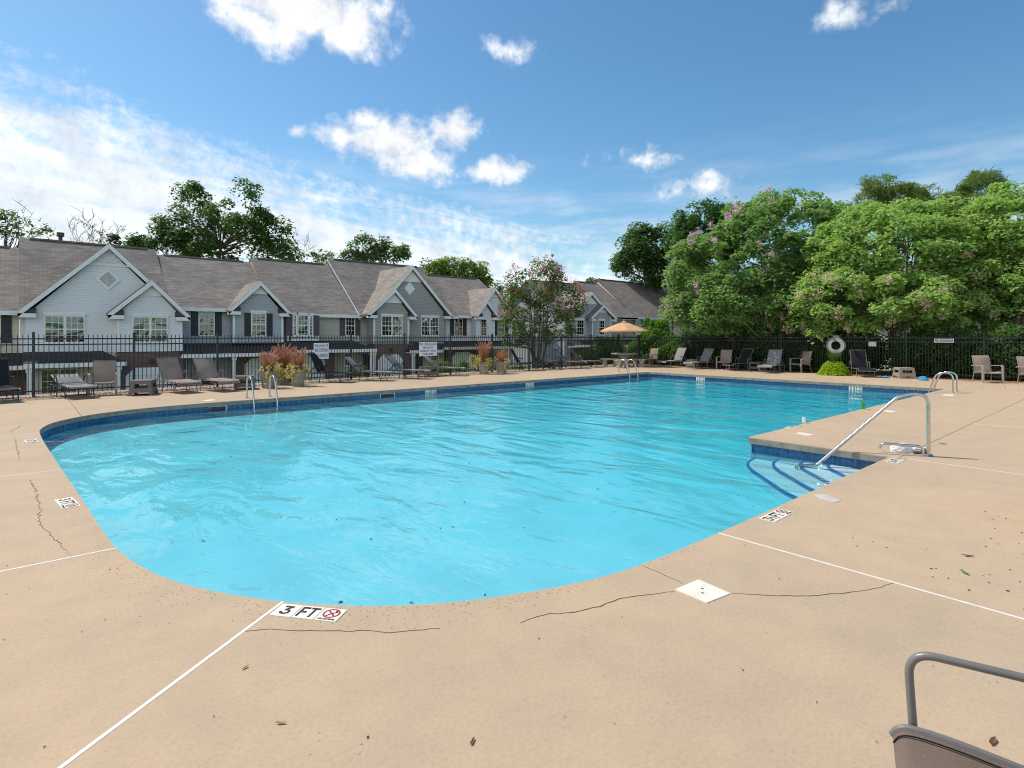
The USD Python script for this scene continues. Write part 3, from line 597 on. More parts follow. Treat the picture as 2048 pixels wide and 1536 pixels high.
# sunburst of boards in the peak
mb = MB()
bx, bz = pk[0], zv(217, 530, b1)
mb.box(bx - 1.15, bx + 1.15, b1 - .035, b1, bz - .06, bz + .06)
for k in (-1.05, -.5, 0, .5, 1.05):
    L_ = 0.75 if k else 1.15
    mb.add([(bx + math.sin(k) * .12 + s_ * .04 * math.cos(k), y, bz + .05 + math.cos(k) * .12 - s_ * .04 * math.sin(k)) for y in (b1 - .03, b1) for s_ in (-1, 1)] +
           [(bx + math.sin(k) * L_ + s_ * .04 * math.cos(k), y, bz + .05 + math.cos(k) * L_ - s_ * .04 * math.sin(k)) for y in (b1 - .03, b1) for s_ in (-1, 1)],
           [(0, 1, 5, 4), (2, 6, 7, 3), (0, 4, 6, 2), (1, 3, 7, 5), (4, 5, 7, 6)])
H.add('sunburst_board', mb, 'trim')
def diamond(H, u, v, r, y, m='trim', slats='curtain'):
    x, z = plane(u, v, y)
    w = H.add('gable_vent', MB().poly(Polygon([(x - r, z), (x, z + r * 1.05), (x + r, z), (x, z - r * 1.05)]).difference(Polygon([(x - r * .7, z), (x, z + r * .74), (x + r * .7, z), (x, z - r * .74)])), 'y', y - .06, y), m)
    mb = MB()
    for k in range(-5, 6):
        zz = k * r * .13; hw = (1 - abs(zz) / (r * .74)) * r * .68
        mb.box(x - hw, x + hw, y - .03, y - .01, z + zz - r * .045, z + zz + r * .045)
    H.add('vent_slat', mb, slats, w)
diamond(H, 216, 559, .60, b1)
wx = PX(b1, (91, 684), (167, 634)); H.window(wx[0][0], wx[1][0], wx[0][1], wx[1][1], b1, 2, blind=.52)
b2 = 39.3
xl, xr = xu(234, b2), xu(364, b2); zb = zv(300, 703, b2)
H.wall(xl, xr, b2, BF, zb, zv(300, 628, b2), 'sidingwhite')
H.add('corner_board', MB().box(xl - .02, xl + .13, b2 - .025, b2, zb, zv(240, 628, b2)), 'trim'); H.add('corner_board', MB().box(xr - .13, xr + .02, b2 - .025, b2, zb, zv(360, 628, b2)), 'trim')
pk, lf, rt = PX(b2, (302, 560), (215, 626), (378, 631)); H.gable(pk, lf, rt, b2, 'sidingwhite', 43.5, white=.55)
wx = PX(b2, (267, 683), (333, 636)); H.window(wx[0][0], wx[1][0], wx[0][1], wx[1][1], b2, 2, blind=.5)
H.porch(xu(47, 38.4), xu(252, 38.4), zv(150, 702), zv(150, 727, 38.4), b1, 38.4, posts=(xu(58, 38.6), xu(238, 38.6)), hip=.9)
H.wall(xu(62, b1), xu(236, b1), b1 + .02, BF, GZ, zv(150, 706, b1) - .02, 'sidingcream')
wx = PX(b1, (84, 786), (152, 739)); H.window(wx[0][0], wx[1][0], wx[0][1], wx[1][1], b1 + .02, 2, m='trimcream')
H.wall(xu(237, b2 + .1), xu(366, b2 + .1), b2 + .1, BF, GZ, zb - .01, 'brick')
H.garage(xu(252, b2), xu(352, b2), zv(300, 735, b2), b2 + .1)
H.add('downspout', MB().box(xu(230, b1) - .04, xu(230, b1) + .04, b1 - .1, b1 - .01, zv(230, 706, b1), zv(230, 628, b1)), 'trim')
mb = MB().lathe([(.0, 0), (.11, 0), (.11, .8), (.0, .8)], 10).lathe([(0, .8), (.2, .8), (.2, 1.05), (0, 1.05)], 10); v, f = mb.arr()
x, z = plane(121, 482, 47.5); H.add('flue', (v + [x, 47.5, z - .5], f), 'shingledark')

# 2 blue-grey house
H = House('blue grey town house with black shutters and one small gable', G1, 7.2, 13.5)
zr, ze = zv(400, 516, 46.5), zv(410, 616, BF - .4)
H.body(7.2, 13.5, zr, ze, 'sidingblue'); H.roof(7.22, 13.5, zr, ze)
wx = PX(BF, (399, 670), (427, 626)); H.window(wx[0][0], wx[1][0], wx[0][1], wx[1][1], BF, 1, blind=.5, sill=False); H.shutters(wx[0][0], wx[1][0], wx[0][1], wx[1][1], BF, .4, 'shutterblack')
b2 = 40.2
xl, xr = xu(466, b2), xu(566, b2); zb = zv(520, 686, b2)
H.wall(xl, xr, b2, BF + .5, zb, zv(520, 622, b2), 'sidingblue')
H.add('corner_board', MB().box(xl - .02, xl + .12, b2 - .025, b2, zb, zv(466, 622, b2)), 'trim'); H.add('corner_board', MB().box(xr - .12, xr + .02, b2 - .025, b2, zb, zv(566, 622, b2)), 'trim')
pk, lf, rt = PX(b2, (519, 562), (455, 619), (578, 624)); H.gable(pk, lf, rt, b2, 'sidingblue', 44.5, white=.5)
wx = PX(b2, (504, 671), (530, 628)); H.window(wx[0][0], wx[1][0], wx[0][1], wx[1][1], b2, 1, blind=.5, sill=False); H.shutters(wx[0][0], wx[1][0], wx[0][1], wx[1][1], b2, .4, 'shutterblack')
H.porch(xu(364, 38.8), xu(592, 38.8), zv(450, 687), zv(450, 708, 38.8), BF - .0, 38.8, posts=(xu(468, 39.0),))
H.wall(xu(366), xu(468), BF - .02, BF, GZ, zv(430, 700), 'sidingblue')
H.add('front_door', MB().box(xu(402), xu(428), BF - .09, BF - .021, GZ, zv(415, 714)), 'doordark')
H.add('door_casing', frame_box(MB(), xu(401), xu(429), GZ, zv(415, 713), BF - .075, .14, .05), 'trim')
H.add('wreath_sign', MB().box(xu(406), xu(424), BF - .13, BF - .091, zv(415, 725), zv(415, 718)), 'leafgreen1')
H.wall(xu(469, 40.3), xu(572, 40.3), 40.3, BF, GZ, zv(450, 700, 40.3), 'brick'); H.garage(xu(490, 40.2), xu(560, 40.2), zv(520, 716, 40.2), 40.3)
H.add('downspout', MB().box(xu(372, BF) - .04, xu(372, BF) + .04, BF - .14, BF - .05, GZ, zv(372, 705)), 'trim')

# 3 beige house
H = House('beige town house with plum shutters and a boxed bay window', G1, 13.5, 19.9)
zr, ze = zv(580, 522.5, 46.5), zv(660, 629, BF - .4)
H.body(13.5, 19.9, zr, ze, 'sidingbeige'); H.roof(13.52, 19.9, zr, ze)
b2 = 40.25
xl, xr = xu(575, b2), xu(637, b2)
H.wall(xl, xr, b2, BF, zv(600, 682, b2), zv(600, 628, b2), 'sidingbeige')
H.add('corner_board', MB().box(xl - .02, xl + .10, b2 - .025, b2, zv(600, 682, b2), zv(600, 628, b2)), 'trim'); H.add('corner_board', MB().box(xr - .10, xr + .02, b2 - .025, b2, zv(600, 682, b2), zv(600, 628, b2)).box(xl, xr, b2 - .03, b2, zv(600, 682, b2), zv(600, 680, b2) + .1), 'trim')
wx = PX(b2, (587, 670), (624, 632)); w3 = (wx[1][0] - wx[0][0])
H.window(wx[0][0] + w3 * .25, wx[1][0] - w3 * .25, wx[0][1], wx[1][1], b2, 1); H.window(wx[0][0], wx[0][0] + w3 * .12, wx[0][1], wx[1][1], b2, 1, grid=(2, 3)); H.window(wx[1][0] - w3 * .12, wx[1][0], wx[0][1], wx[1][1], b2, 1, grid=(2, 3))
H.shutters(wx[0][0], wx[1][0], wx[0][1], wx[1][1], b2, .44, 'shutterplum')
wx = PX(BF, (692, 670), (708, 633)); H.window(wx[0][0], wx[1][0], wx[0][1], wx[1][1], BF, 1, head_=0); H.shutters(wx[0][0], wx[1][0], wx[0][1], wx[1][1], BF, .42, 'shutterplum')
H.add('corner_board', MB().box(19.76, 19.92, BF - .03, BF, zv(725, 682), zv(725, 630)), 'trim')
H.porch(xu(592, 38.8) + .01, xu(753, 38.8), zv(650, 681), zv(650, 700, 38.8), BF - .0, 38.8, posts=(xu(742, 39.0), xu(748, 39.0)), hip=1.0)
H.wall(xu(573, 40.3), xu(668, 40.3), 40.3, BF, GZ, zv(650, 694, 40.3), 'brick'); H.garage(xu(590, 40.2), xu(650, 40.2), zv(620, 709, 40.2), 40.3)
H.wall(xu(669), xu(735), BF - .02, BF, GZ, zv(700, 690), 'sidingbeige')
x0, x1 = xu(690), xu(704); H.window(x0, x1, zv(695, 730), zv(695, 707), BF - .02, 1)
H.add('front_door', MB().box(xu(726), xu(737), BF - .09, BF - .021, GZ, zv(730, 707)), 'doordark')

# 4 taupe house
H = House('dark taupe town house with a steep gable and a white diamond vent', G1, 19.9, 27.9)
zr, ze = zv(740, 525, 46.5), zv(740, 628, BF - .4)
H.body(19.9, 27.95, zr, ze, 'sidingtaupe'); rf = H.roof(19.72, 29.0, zr, ze)
b1 = 40.2
xl, xr = xu(752, b1), xu(889, b1)
H.wall(xl, xr, b1, BF + .5, zv(830, 690, b1), zv(850, 626, b1), 'sidingtaupe')
pk, rt = plane(822, 531, b1), plane(901, 630, b1); lf = (2 * pk[0] - rt[0] + .4, rt[1])
H.gable(pk, lf, rt, b1, 'sidingtaupe', 46.2, white=.95)
x, z = plane(819, 577, b1); H.add('gable_vent', MB().poly([(x - .5, z), (x, z + .55), (x + .5, z), (x, z - .55)], 'y', b1 - .05, b1), 'trim')
wx = PX(b1, (843, 670), (876, 636)); H.window(wx[0][0], wx[1][0], wx[0][1], wx[1][1], b1, 2, blind=.5)
b2 = 39.7
xl, xr = xu(747, b2), xu(818, b2); zb = zv(780, 687, b2)
H.wall(xl, xr, b2, BF, zb, zv(780, 626, b2), 'sidingtaupe')
H.add('corner_board', MB().box(xl - .02, xl + .13, b2 - .025, b2, zb, zv(750, 626, b2)), 'trim'); H.add('corner_board', MB().box(xr - .13, xr + .02, b2 - .025, b2, zb, zv(815, 626, b2)), 'trim')
pk, lf, rt = PX(b2, (787, 577), (733, 627), (831, 631)); H.gable(pk, lf, rt, b2, 'sidingtaupe', 43.8, white=.75)
wx = PX(b2, (764, 670), (803, 634)); H.window(wx[0][0], wx[1][0], wx[0][1], wx[1][1], b2, 2, blind=.5)
H.wall(xu(748, b2 + .1), xu(826, b2 + .1), b2 + .1, BF, GZ, zb - .01, 'brick'); H.garage(xu(757, b2), xu(807, b2), zv(780, 709, b2), b2 + .1)
H.porch(xu(820, 39.0), xu(886, 39.0), zv(850, 684), zv(850, 701, 39.0), b1, 39.0, posts=(xu(826, 39.2),), hip=-.5)
H.wall(xu(828, b1), xu(888, b1), b1 + .02, BF, GZ, zv(850, 692, b1), 'sidingtaupe')
H.add('front_door', MB().box(xu(832, b1), xu(845, b1), b1 - .05, b1 + .019, GZ, zv(838, 709, b1)), 'doordark')
wx = PX(b1, (862, 725), (876, 706)); H.window(wx[0][0], wx[1][0], wx[0][1], wx[1][1], b1 + .02, 1)
# vented soffit along the party wall
ye, yr = BF - .42, BF + 5.6
n = 40
sof = MB()
def P4(t): return ye + (yr - ye) * t, ze + (zr - ze) * t
H.add('verge_board', MB().poly([(ye, ze - .05), (yr, zr - .05), (yr, zr - .5), (ye, ze - .5)], 'x', 19.69, 19.719), 'trim', rf)
for k in range(n):
    (ya, za), (yb, zb_) = P4((k + .12) / n), P4((k + .62) / n)
    sof.poly([(ya, za - .14), (yb, zb_ - .14), (yb, zb_ - .42), (ya, za - .42)], 'x', 19.672, 19.688)
H.add('verge_slat', sof, 'shuttergrey', rf)

# 5 white end house
H = House('white end town house with a gable pair and black shutters beside the crape myrtle', G1, 27.9, 35.7)
zr, ze = zv(900, 553.5, 46.5), zv(920, 631, BF - .4)
H.body(27.95, 35.7, zr, ze, 'sidingwhite'); H.roof(29.0, 36.0, zr, ze, m='shingle')
wx = PX(BF, (909, 670), (924, 638)); H.window(wx[0][0], wx[1][0], wx[0][1], wx[1][1], BF, 1, m='trimcream', head_=0); H.shutters(wx[0][0], wx[1][0], wx[0][1], wx[1][1], BF, .4, 'shutterblack')
b1, b2 = 40.4, 40.0
xl, xr = xu(947, b1), xu(1024, b1); zb = zv(985, 682, b1)
H.wall(xl, xr, b1, BF + .5, zb, zv(985, 628, b1), 'sidingwhite')
pk, lf, rt = PX(b1, (987, 575), (945, 633), (1031, 634)); H.gable(pk, lf, rt, b1, 'sidingwhite', 45.5, white=.5)
pk, lf, rt = PX(b2, (971, 600), (949, 631), (995, 633)); H.gable(pk, lf, rt, b2, 'sidingwhite', 42.0)
H.wall(xu(952, b2), xu(990, b2), b2, b1, zb, zv(971, 628, b2), 'sidingwhite')
wx = PX(b2, (962, 670), (972, 640)); H.window(wx[0][0], wx[1][0], wx[0][1], wx[1][1], b2, 1, m='trimcream', head_=0, grid=(2, 3))
wx = PX(b1, (996, 670), (1008, 640)); H.window(wx[0][0], wx[1][0], wx[0][1], wx[1][1], b1, 1, m='trimcream', head_=0); H.shutters(wx[0][0], wx[1][0], wx[0][1], wx[1][1], b1, .4, 'shutterblack')
H.porch(xu(888, 38.9), xu(1046, 38.9), zv(950, 682), zv(950, 694, 38.9), BF, 38.9, posts=(xu(1015, 39.1),), hip=.8, fm='trimcream')
H.wall(xu(891, 40.3), xu(985, 40.3), 40.3, BF, GZ, zv(950, 688, 40.3), 'brick'); H.garage(xu(905, 40.2), xu(948, 40.2), zv(925, 704, 40.2), 40.3)
H.wall(xu(986), xu(1024), BF - .02, BF, GZ, zv(1000, 686), 'sidingcream')
for u in (990, 1004): H.add('front_door', MB().box(xu(u), xu(u + 8), BF - .07, BF - .021, GZ, zv(u, 703)), 'doordark')

# second row, farther right
G2 = 'town houses of the farther row'
H = House('far blue grey town house with two small gables left of the umbrella', G2, 43.0, 50.5)
zr, ze = zv(1160, 569, 46.5), zv(1190, 633, BF - .4)
H.body(43, 55, zr, ze, 'sidingblue'); H.roof(42.7, 55.0, zr, ze)
b1, b2 = 40.2, 39.6
xl, xr = xu(1146, b1), xu(1215, b1)
H.wall(xl, xr, b1, BF, zv(1190, 680, b1), zv(1190, 630, b1), 'sidingblue')
pk = plane(1180, 584, b1); lf, rt = PX(b1, (1140, 633), (1222, 634)); H.gable(pk, lf, rt, b1, 'sidingblue', 45, white=.9)
pk, lf, rt = PX(b2, (1204, 609), (1178, 635), (1231, 637)); H.gable(pk, lf, rt, b2, 'sidingblue', 42.5, white=.5)
xl, xr = xu(1184, b2), xu(1222, b2)
H.wall(xl, xr, b2, b1, zv(1190, 682, b2), zv(1200, 632, b2), 'sidingblue')
H.add('corner_board', MB().box(xl - .02, xl + .13, b2 - .025, b2, zv(1190, 682, b2), zv(1190, 632, b2)), 'trim'); H.add('corner_board', MB().box(xr - .13, xr + .02, b2 - .025, b2, zv(1190, 682, b2), zv(1190, 632, b2)), 'trim')
wx = PX(b1, (1154, 669), (1167, 641)); H.window(wx[0][0], wx[1][0], wx[0][1], wx[1][1], b1, 1, blind=.5)
wx = PX(b2, (1198, 669), (1208, 642)); H.window(wx[0][0], wx[1][0], wx[0][1], wx[1][1], b2, 1, blind=.4)
H.porch(xu(1150, 38.6), xu(1240, 38.6), zv(1200, 680), zv(1200, 690, 38.6), b2, 38.6)
H.wall(xu(1150, 40.3), xu(1230, 40.3), 40.3, BF, GZ, zv(1200, 690), 'brick'); H.garage(xu(1232, 40.2), xu(1256, 40.2), zv(1240, 693, 40.2), 40.3)

H = House('far beige town house with a tall roof behind the umbrella', G2, 50.5, 64.6)
zr, ze = zv(1245, 563, 46.5), zv(1290, 635, BF - .4)
H.body(54.85, 64.6, zr, ze, 'sidingcream'); H.body(50.6, 54.85, zv(1220, 569, 46.5), zv(1240, 634, BF - .4), 'sidingcream'); H.roof(54.8, 65.2, zr, ze)
H.wall(50.6, xu(1268), BF - .03, BF, GZ, zv(1250, 637), 'sidingtaupe')
H.roof(50.6, 54.8, zv(1220, 569, 46.5), zv(1240, 634, BF - .4))
wx = PX(BF, (1271, 655), (1281, 637)); H.window(wx[0][0], wx[1][0], wx[0][1] - .6, wx[1][1], BF, 1); H.shutters(wx[0][0], wx[1][0], wx[0][1] - .6, wx[1][1], BF, .5, 'shuttergrey')
wx = PX(BF, (1330, 655), (1342, 637)); H.window(wx[0][0], wx[1][0], wx[0][1] - .6, wx[1][1], BF, 1); H.shutters(wx[0][0], wx[1][0], wx[0][1] - .6, wx[1][1], BF, .5, 'shutterblack')
H.porch(xu(1240, 38.6), xu(1300, 38.6), zv(1270, 680), zv(1270, 690, 38.6), BF, 38.6); H.garage(xu(1246, 40.2), xu(1268, 40.2), zv(1250, 694, 40.2), BF - .06)
H.add('verge_board', MB().poly([(BF - .4, ze + .03), (BF + 5.6, zr + .03), (BF + 5.6, zr - .45), (BF - .4, ze - .45)], 'x', 65.2, 65.24), 'trim')

H = House('far cream town house with grey shutters behind the pink flowering tree', G2, 64.7, 78.0)
zr, ze = zv(1330, 569, 46.5), zv(1370, 638, BF - .4)
H.body(64.7, 78, zr, ze, 'sidingbeige'); H.roof(65.3, 78.3, zr, ze)
wx = PX(BF, (1379, 662), (1390, 648)); H.window(wx[0][0], wx[1][0], wx[0][1] - .5, wx[1][1], BF, 1); H.shutters(wx[0][0], wx[1][0], wx[0][1] - .5, wx[1][1], BF, .6, 'shuttergrey')
H.add('corner_board', MB().box(64.7, 64.95, BF - .03, BF, GZ, zv(1360, 640)), 'trim')

# house glimpsed under the trees at the right edge
s = thing('side_house', 'pale sided house glimpsed between the trees at the right edge', 'house', (52, 12, GZ))
o = np.array([52, 12, GZ]); 
part(s, 'wall', MB().box(46, 58, 2.0, 13.5, GZ, 3.6), 'sidingcream', off=o)
part(s, 'roof', MB().poly([(45.5, 3.5), (52, 7.5), (58.5, 3.5), (58.5, 3.35), (52, 7.35), (45.5, 3.35)], 'y', 1.6, 13.9), 'shingle', off=o)
for yy in (4.0, 7.0, 10.5):
    f = part(s, 'window', MB().box(45.94, 45.999, yy - .55, yy + .55, 1.3, 2.95), 'trim', off=o); part(f, 'pane', MB().box(45.92, 45.939, yy - .47, yy + .47, 1.38, 2.87), 'roomdark', off=o)
part(s, 'garage_door', MB().box(45.95, 45.999, 6, 9, GZ, .3), 'trim', off=o)
# ------------------------------------------------------------------ fence
FH = 1.80
def fence(label, p0, p1, posts, pickets_from_post=True):
    """posts: distances along the line p0 -> p1"""
    p0, p1 = np.array(p0, float), np.array(p1, float); t = (p1 - p0) / np.linalg.norm(p1 - p0); ang = math.degrees(math.atan2(t[1], t[0]))
    F = thing('iron_fence', label, 'fence', (*p0, 0), ang)
    L = posts[-1]
    for d in posts:
        part(F, 'post', MB().box(d - .032, d + .032, -.032, .032, -.10, FH + .03).box(d - .04, d + .04, -.04, .04, FH + .031, FH + .05).add([(d - .03, -.03, FH + .05), (d + .03, -.03, FH + .05), (d + .03, .03, FH + .05), (d - .03, .03, FH + .05), (d, 0, FH + .085)], [(0, 1, 4), (1, 2, 4), (2, 3, 4), (3, 0, 4)]), 'blackiron')
    for a, b in zip(posts, posts[1:]):
        if b - a < .2: continue
        for z in (.16, FH - .30, FH - .13): part(F, 'rail', MB().box(a + .033, b - .033, -.019, .019, z - .019, z + .019), 'blackiron')
        n = max(2, round((b - a) / .1135))
        for k in range(1, n):
            d = a + (b - a) * k / n
            part(F, 'picket', MB().box(d - .0095, d + .0095, -.0095, .0095, .06, FH - .03).add([(d - .0095, -.0095, FH - .03), (d + .0095, -.0095, FH - .03), (d + .0095, .0095, FH - .03), (d - .0095, .0095, FH - .03), (d, 0, FH + .01)], [(0, 1, 4), (1, 2, 4), (2, 3, 4), (3, 0, 4)]), 'blackiron')
FB, FA = 21.3, 29.0
dist = [xu(u, FB) for u in (67, 268, 435, 580, 702, 809, 901, 984, 1058, 1123, 1182, 1237)]
x0 = dist[0] - 2.43
fence('black iron picket fence between the pool deck and the town house row', (x0, FB), (30, FB), [0.0] + [d - x0 for d in dist] + [FA - x0])
def yu(u, a): r = ray(u); return r[1] * a / r[0]
ys = [yu(u, FA) for u in (1373, 1383, 1467, 1563, 1682, 1813, 1968)]; ys = [FB - .09] + ys + [ys[-1] - 2.45, ys[-1] - 4.9]
fence('black iron picket fence in front of the dark hedge and flowering trees', (FA, ys[0] + .0), (FA, -9), [ys[0] - y for y in ys])

# ------------------------------------------------------------------ signs on the fence
def sign(name, label, x, y, z0, z1, w, lines, color, facing, cat='sign'):
    """lines: (text, cap height, centre height from the bottom)"""
    h = z1 - z0
    S = thing(name, label, cat, (x, y, z0), 0 if facing == 'y' else -90)
    part(S, 'board', MB().box(-w / 2, w / 2, -.006, .0, 0, h), 'signwhite')
    for text, cap, zc_, wid in lines:
        v, f = lettering(text, cap)
        if wid: v[:, 0] *= wid / (v[:, 0].max() - v[:, 0].min())
        v = np.stack([v[:, 0], -.0065 - v[:, 2] * .5, v[:, 1] + zc_ - cap / 2], 1)
        part(S, 'lettering', (v, f), color)
    for sx in (-1, 1): part(S, 'fixing', MB().box(sx * w * .42 - .012, sx * w * .42 + .012, -.012, .04, h - .06, h - .035), 'blackiron')
    return S
ysn = FB - .03
def zs(u, v): return zv(u, v, ysn)
xa, xb = xu(627.5, ysn), xu(657.5, ysn); w = xb - xa; z0, z1 = zs(642, 718), zs(642, 686); h = z1 - z0
sign('pool_sign', 'white metal sign reading SHALLOW WATER NO DIVING ALLOWED', (xa + xb) / 2, ysn, z0, z1, w, [('SHALLOW WATER', h * .13, h * .83, w * .86), ('NO DIVING', h * .19, h * .56, w * .86), ('ALLOWED', h * .19, h * .23, w * .86)], 'letternavy', 'y')
xa, xb = xu(838, ysn), xu(874, ysn); w = xb - xa; z0, z1 = zs(856, 712), zs(856, 684); h = z1 - z0
sign('pool_sign', 'white metal sign reading NO LIFEGUARD ON DUTY SWIM AT YOUR OWN RISK', (xa + xb) / 2, ysn, z0, z1, w, [('NO LIFEGUARD', h * .155, h * .85, w * .93), ('ON DUTY', h * .155, h * .60, w * .58), ('SWIM AT YOUR', h * .125, h * .36, w * .86), ('OWN RISK', h * .125, h * .14, w * .60)], 'letternavy', 'y')
ax = FA - .03
def zr_(u, v): r = ray(u); return EYE + (HOR - v) / FOC * ax / r[0]
y0, y1 = yu(1868, ax), yu(1908, ax)
sign('pool_sign', 'long white sign reading NO SMOKING on the fence under the trees', ax, (y0 + y1) / 2, zr_(1888, 685.5), zr_(1888, 677.5), y0 - y1, [('NO SMOKING', .10, (zr_(1888, 677.5) - zr_(1888, 685.5)) / 2, (y0 - y1) * .9)], 'lettermaroon', 'x')
y0, y1 = yu(1737, ax), yu(1752.5, ax)
sign('pool_notice', 'small blank white plate on the fence right of the life ring', ax, (y0 + y1) / 2, zr_(1745, 692.5), zr_(1745, 683.5), y0 - y1, [], 'lettermaroon', 'x')

# ------------------------------------------------------------------ seats
def tube_part(P, name, pts, r, m, n=8, **k): return part(P, name, MB().tube(pts, r, n), m, smooth=40, **k)
chaises = {}
def sling_panel(p0, p1, w, bow, th=.012, roll=None, nx=14, ny=6):
    """a woven panel hung between two side rails from p0 to p1 (x, z), sagging by bow"""
    pts = np.asarray(p0 if p1 is None else [p0, p1], float)
    if len(pts) == 2: pts = np.stack([np.linspace(pts[0][i], pts[1][i], nx) for i in (0, 1)], 1)
    t = np.gradient(pts, axis=0); t /= np.linalg.norm(t, axis=1, keepdims=True); nrm = np.stack([-t[:, 1], t[:, 0]], 1)
    yy = np.linspace(-w / 2, w / 2, ny); sg = 1 - (2 * yy / w) ** 2
    k = np.sin(np.linspace(0, np.pi, len(pts)))[:, None]
    top = np.stack([pts[:, 0, None] - nrm[:, 0, None] * bow * sg * k, np.broadcast_to(yy, (len(pts), ny)), pts[:, 1, None] - nrm[:, 1, None] * bow * sg * k], -1)
    off = np.stack([nrm[:, 0], np.zeros(len(pts)), nrm[:, 1]], 1)[:, None] * th
    v = np.vstack([top.reshape(-1, 3), (top - off).reshape(-1, 3)]); N = len(pts) * ny
    i, j = np.meshgrid(np.arange(len(pts) - 1), np.arange(ny - 1), indexing='ij')
    q = np.stack([i * ny + j, (i + 1) * ny + j, (i + 1) * ny + j + 1, i * ny + j + 1], -1).reshape(-1, 4)
    f = [q[:, ::-1], q + N]
    for j0, fl in ((0, 0), (ny - 1, 1)):
        i = np.arange(len(pts) - 1); e = np.stack([i * ny + j0, (i + 1) * ny + j0, (i + 1) * ny + j0 + N, i * ny + j0 + N], 1); f.append(e if not fl else e[:, ::-1])
    for i0, fl in ((0, 1), (len(pts) - 1, 0)):
        j = np.arange(ny - 1); e = np.stack([i0 * ny + j, i0 * ny + j + 1, i0 * ny + j + 1 + N, i0 * ny + j + N], 1); f.append(e if fl else e[:, ::-1])
    return v, np.vstack(f)
def chaise(label, u, v, deg, back=52, cloth='slinggrey', fr='framegrey', group='sling chaise lounges on the pool deck'):
    """u, v: the ground under the middle of the seat; deg: where the feet point"""
    x, y = on(u, v); rot = head(deg); key = (back, cloth, fr)
    if key in chaises: return copy_of(chaises[key], (x, y, 0), rot, label)
    C = chaises[key] = thing('chaise_lounge', label, 'chaise lounge', (x, y, 0), rot, group)
    w, sz, hx = .66, .37, -.22
    foot = 1.02; a = math.radians(back); bl = .82
    seat = np.vstack([np.stack([np.linspace(hx + .01, foot - .10, 12), sz + .012 * np.sin(np.linspace(0, 6, 12))], 1), [(foot - .05, sz - .008), (foot - .015, sz - .035), (foot - .005, sz - .07)]])
    part(C, 'seat', sling_panel(seat, None, w - .05, .03), cloth, smooth=50)
    tip = (hx - bl * math.cos(a), sz + bl * math.sin(a))
    part(C, 'backrest', sling_panel((hx - .02, sz + .012), (tip[0] + .03 * math.cos(a), tip[1] - .03 * math.sin(a)), w - .07, .035), cloth, smooth=50)
    for s in (-1, 1):
        yb = s * w / 2
        tube_part(C, 'side_rail', fillet([(-1.0, yb, sz - .05), (foot - .08, yb, sz - .012), (foot, yb, sz - .10)], .07), .0155, fr)
        tube_part(C, 'back_rail', [(hx, yb - s * .025, sz), (tip[0], yb - s * .025, tip[1])], .0145, fr)
        tube_part(C, 'leg', [(.62, yb, sz - .02), (.74, yb, .0)], .0145, fr); tube_part(C, 'leg', [(-.80, yb, sz - .06), (-.92, yb, .0)], .0145, fr)
        tube_part(C, 'arm', fillet([(-.12, yb + s * .02, .0), (-.06, yb + s * .02, sz), (-.10, yb + s * .03, sz + .20), (-.30, yb + s * .03, sz + .235), (-.55, yb + s * .02, sz - .03)], .09), .0155, fr)
        part(C, 'arm_pad', MB().mesh(trimesh.creation.box((.30, .045, .022))).arr(), fr, off=(.22, -(yb + s * .03), -(sz + .245)))
    tube_part(C, 'head_bar', [(tip[0], -w / 2 + .025, tip[1]), (tip[0], w / 2 - .025, tip[1])], .0145, fr)
    tube_part(C, 'foot_bar', [(foot, -w / 2, sz - .10), (foot, w / 2, sz - .10)], .0145, fr)
    tube_part(C, 'cross_bar', [(.70, -w / 2, .10), (.70, w / 2, .10)], .010, fr); tube_part(C, 'cross_bar', [(-.87, -w / 2, .12), (-.87, w / 2, .12)], .010, fr)
    tube_part(C, 'prop', [(tip[0] * .45 + hx * .55, 0, sz + (tip[1] - sz) * .45 - .02), (-.78, 0, sz - .06)], .009, fr)
    return C
chairs = {}
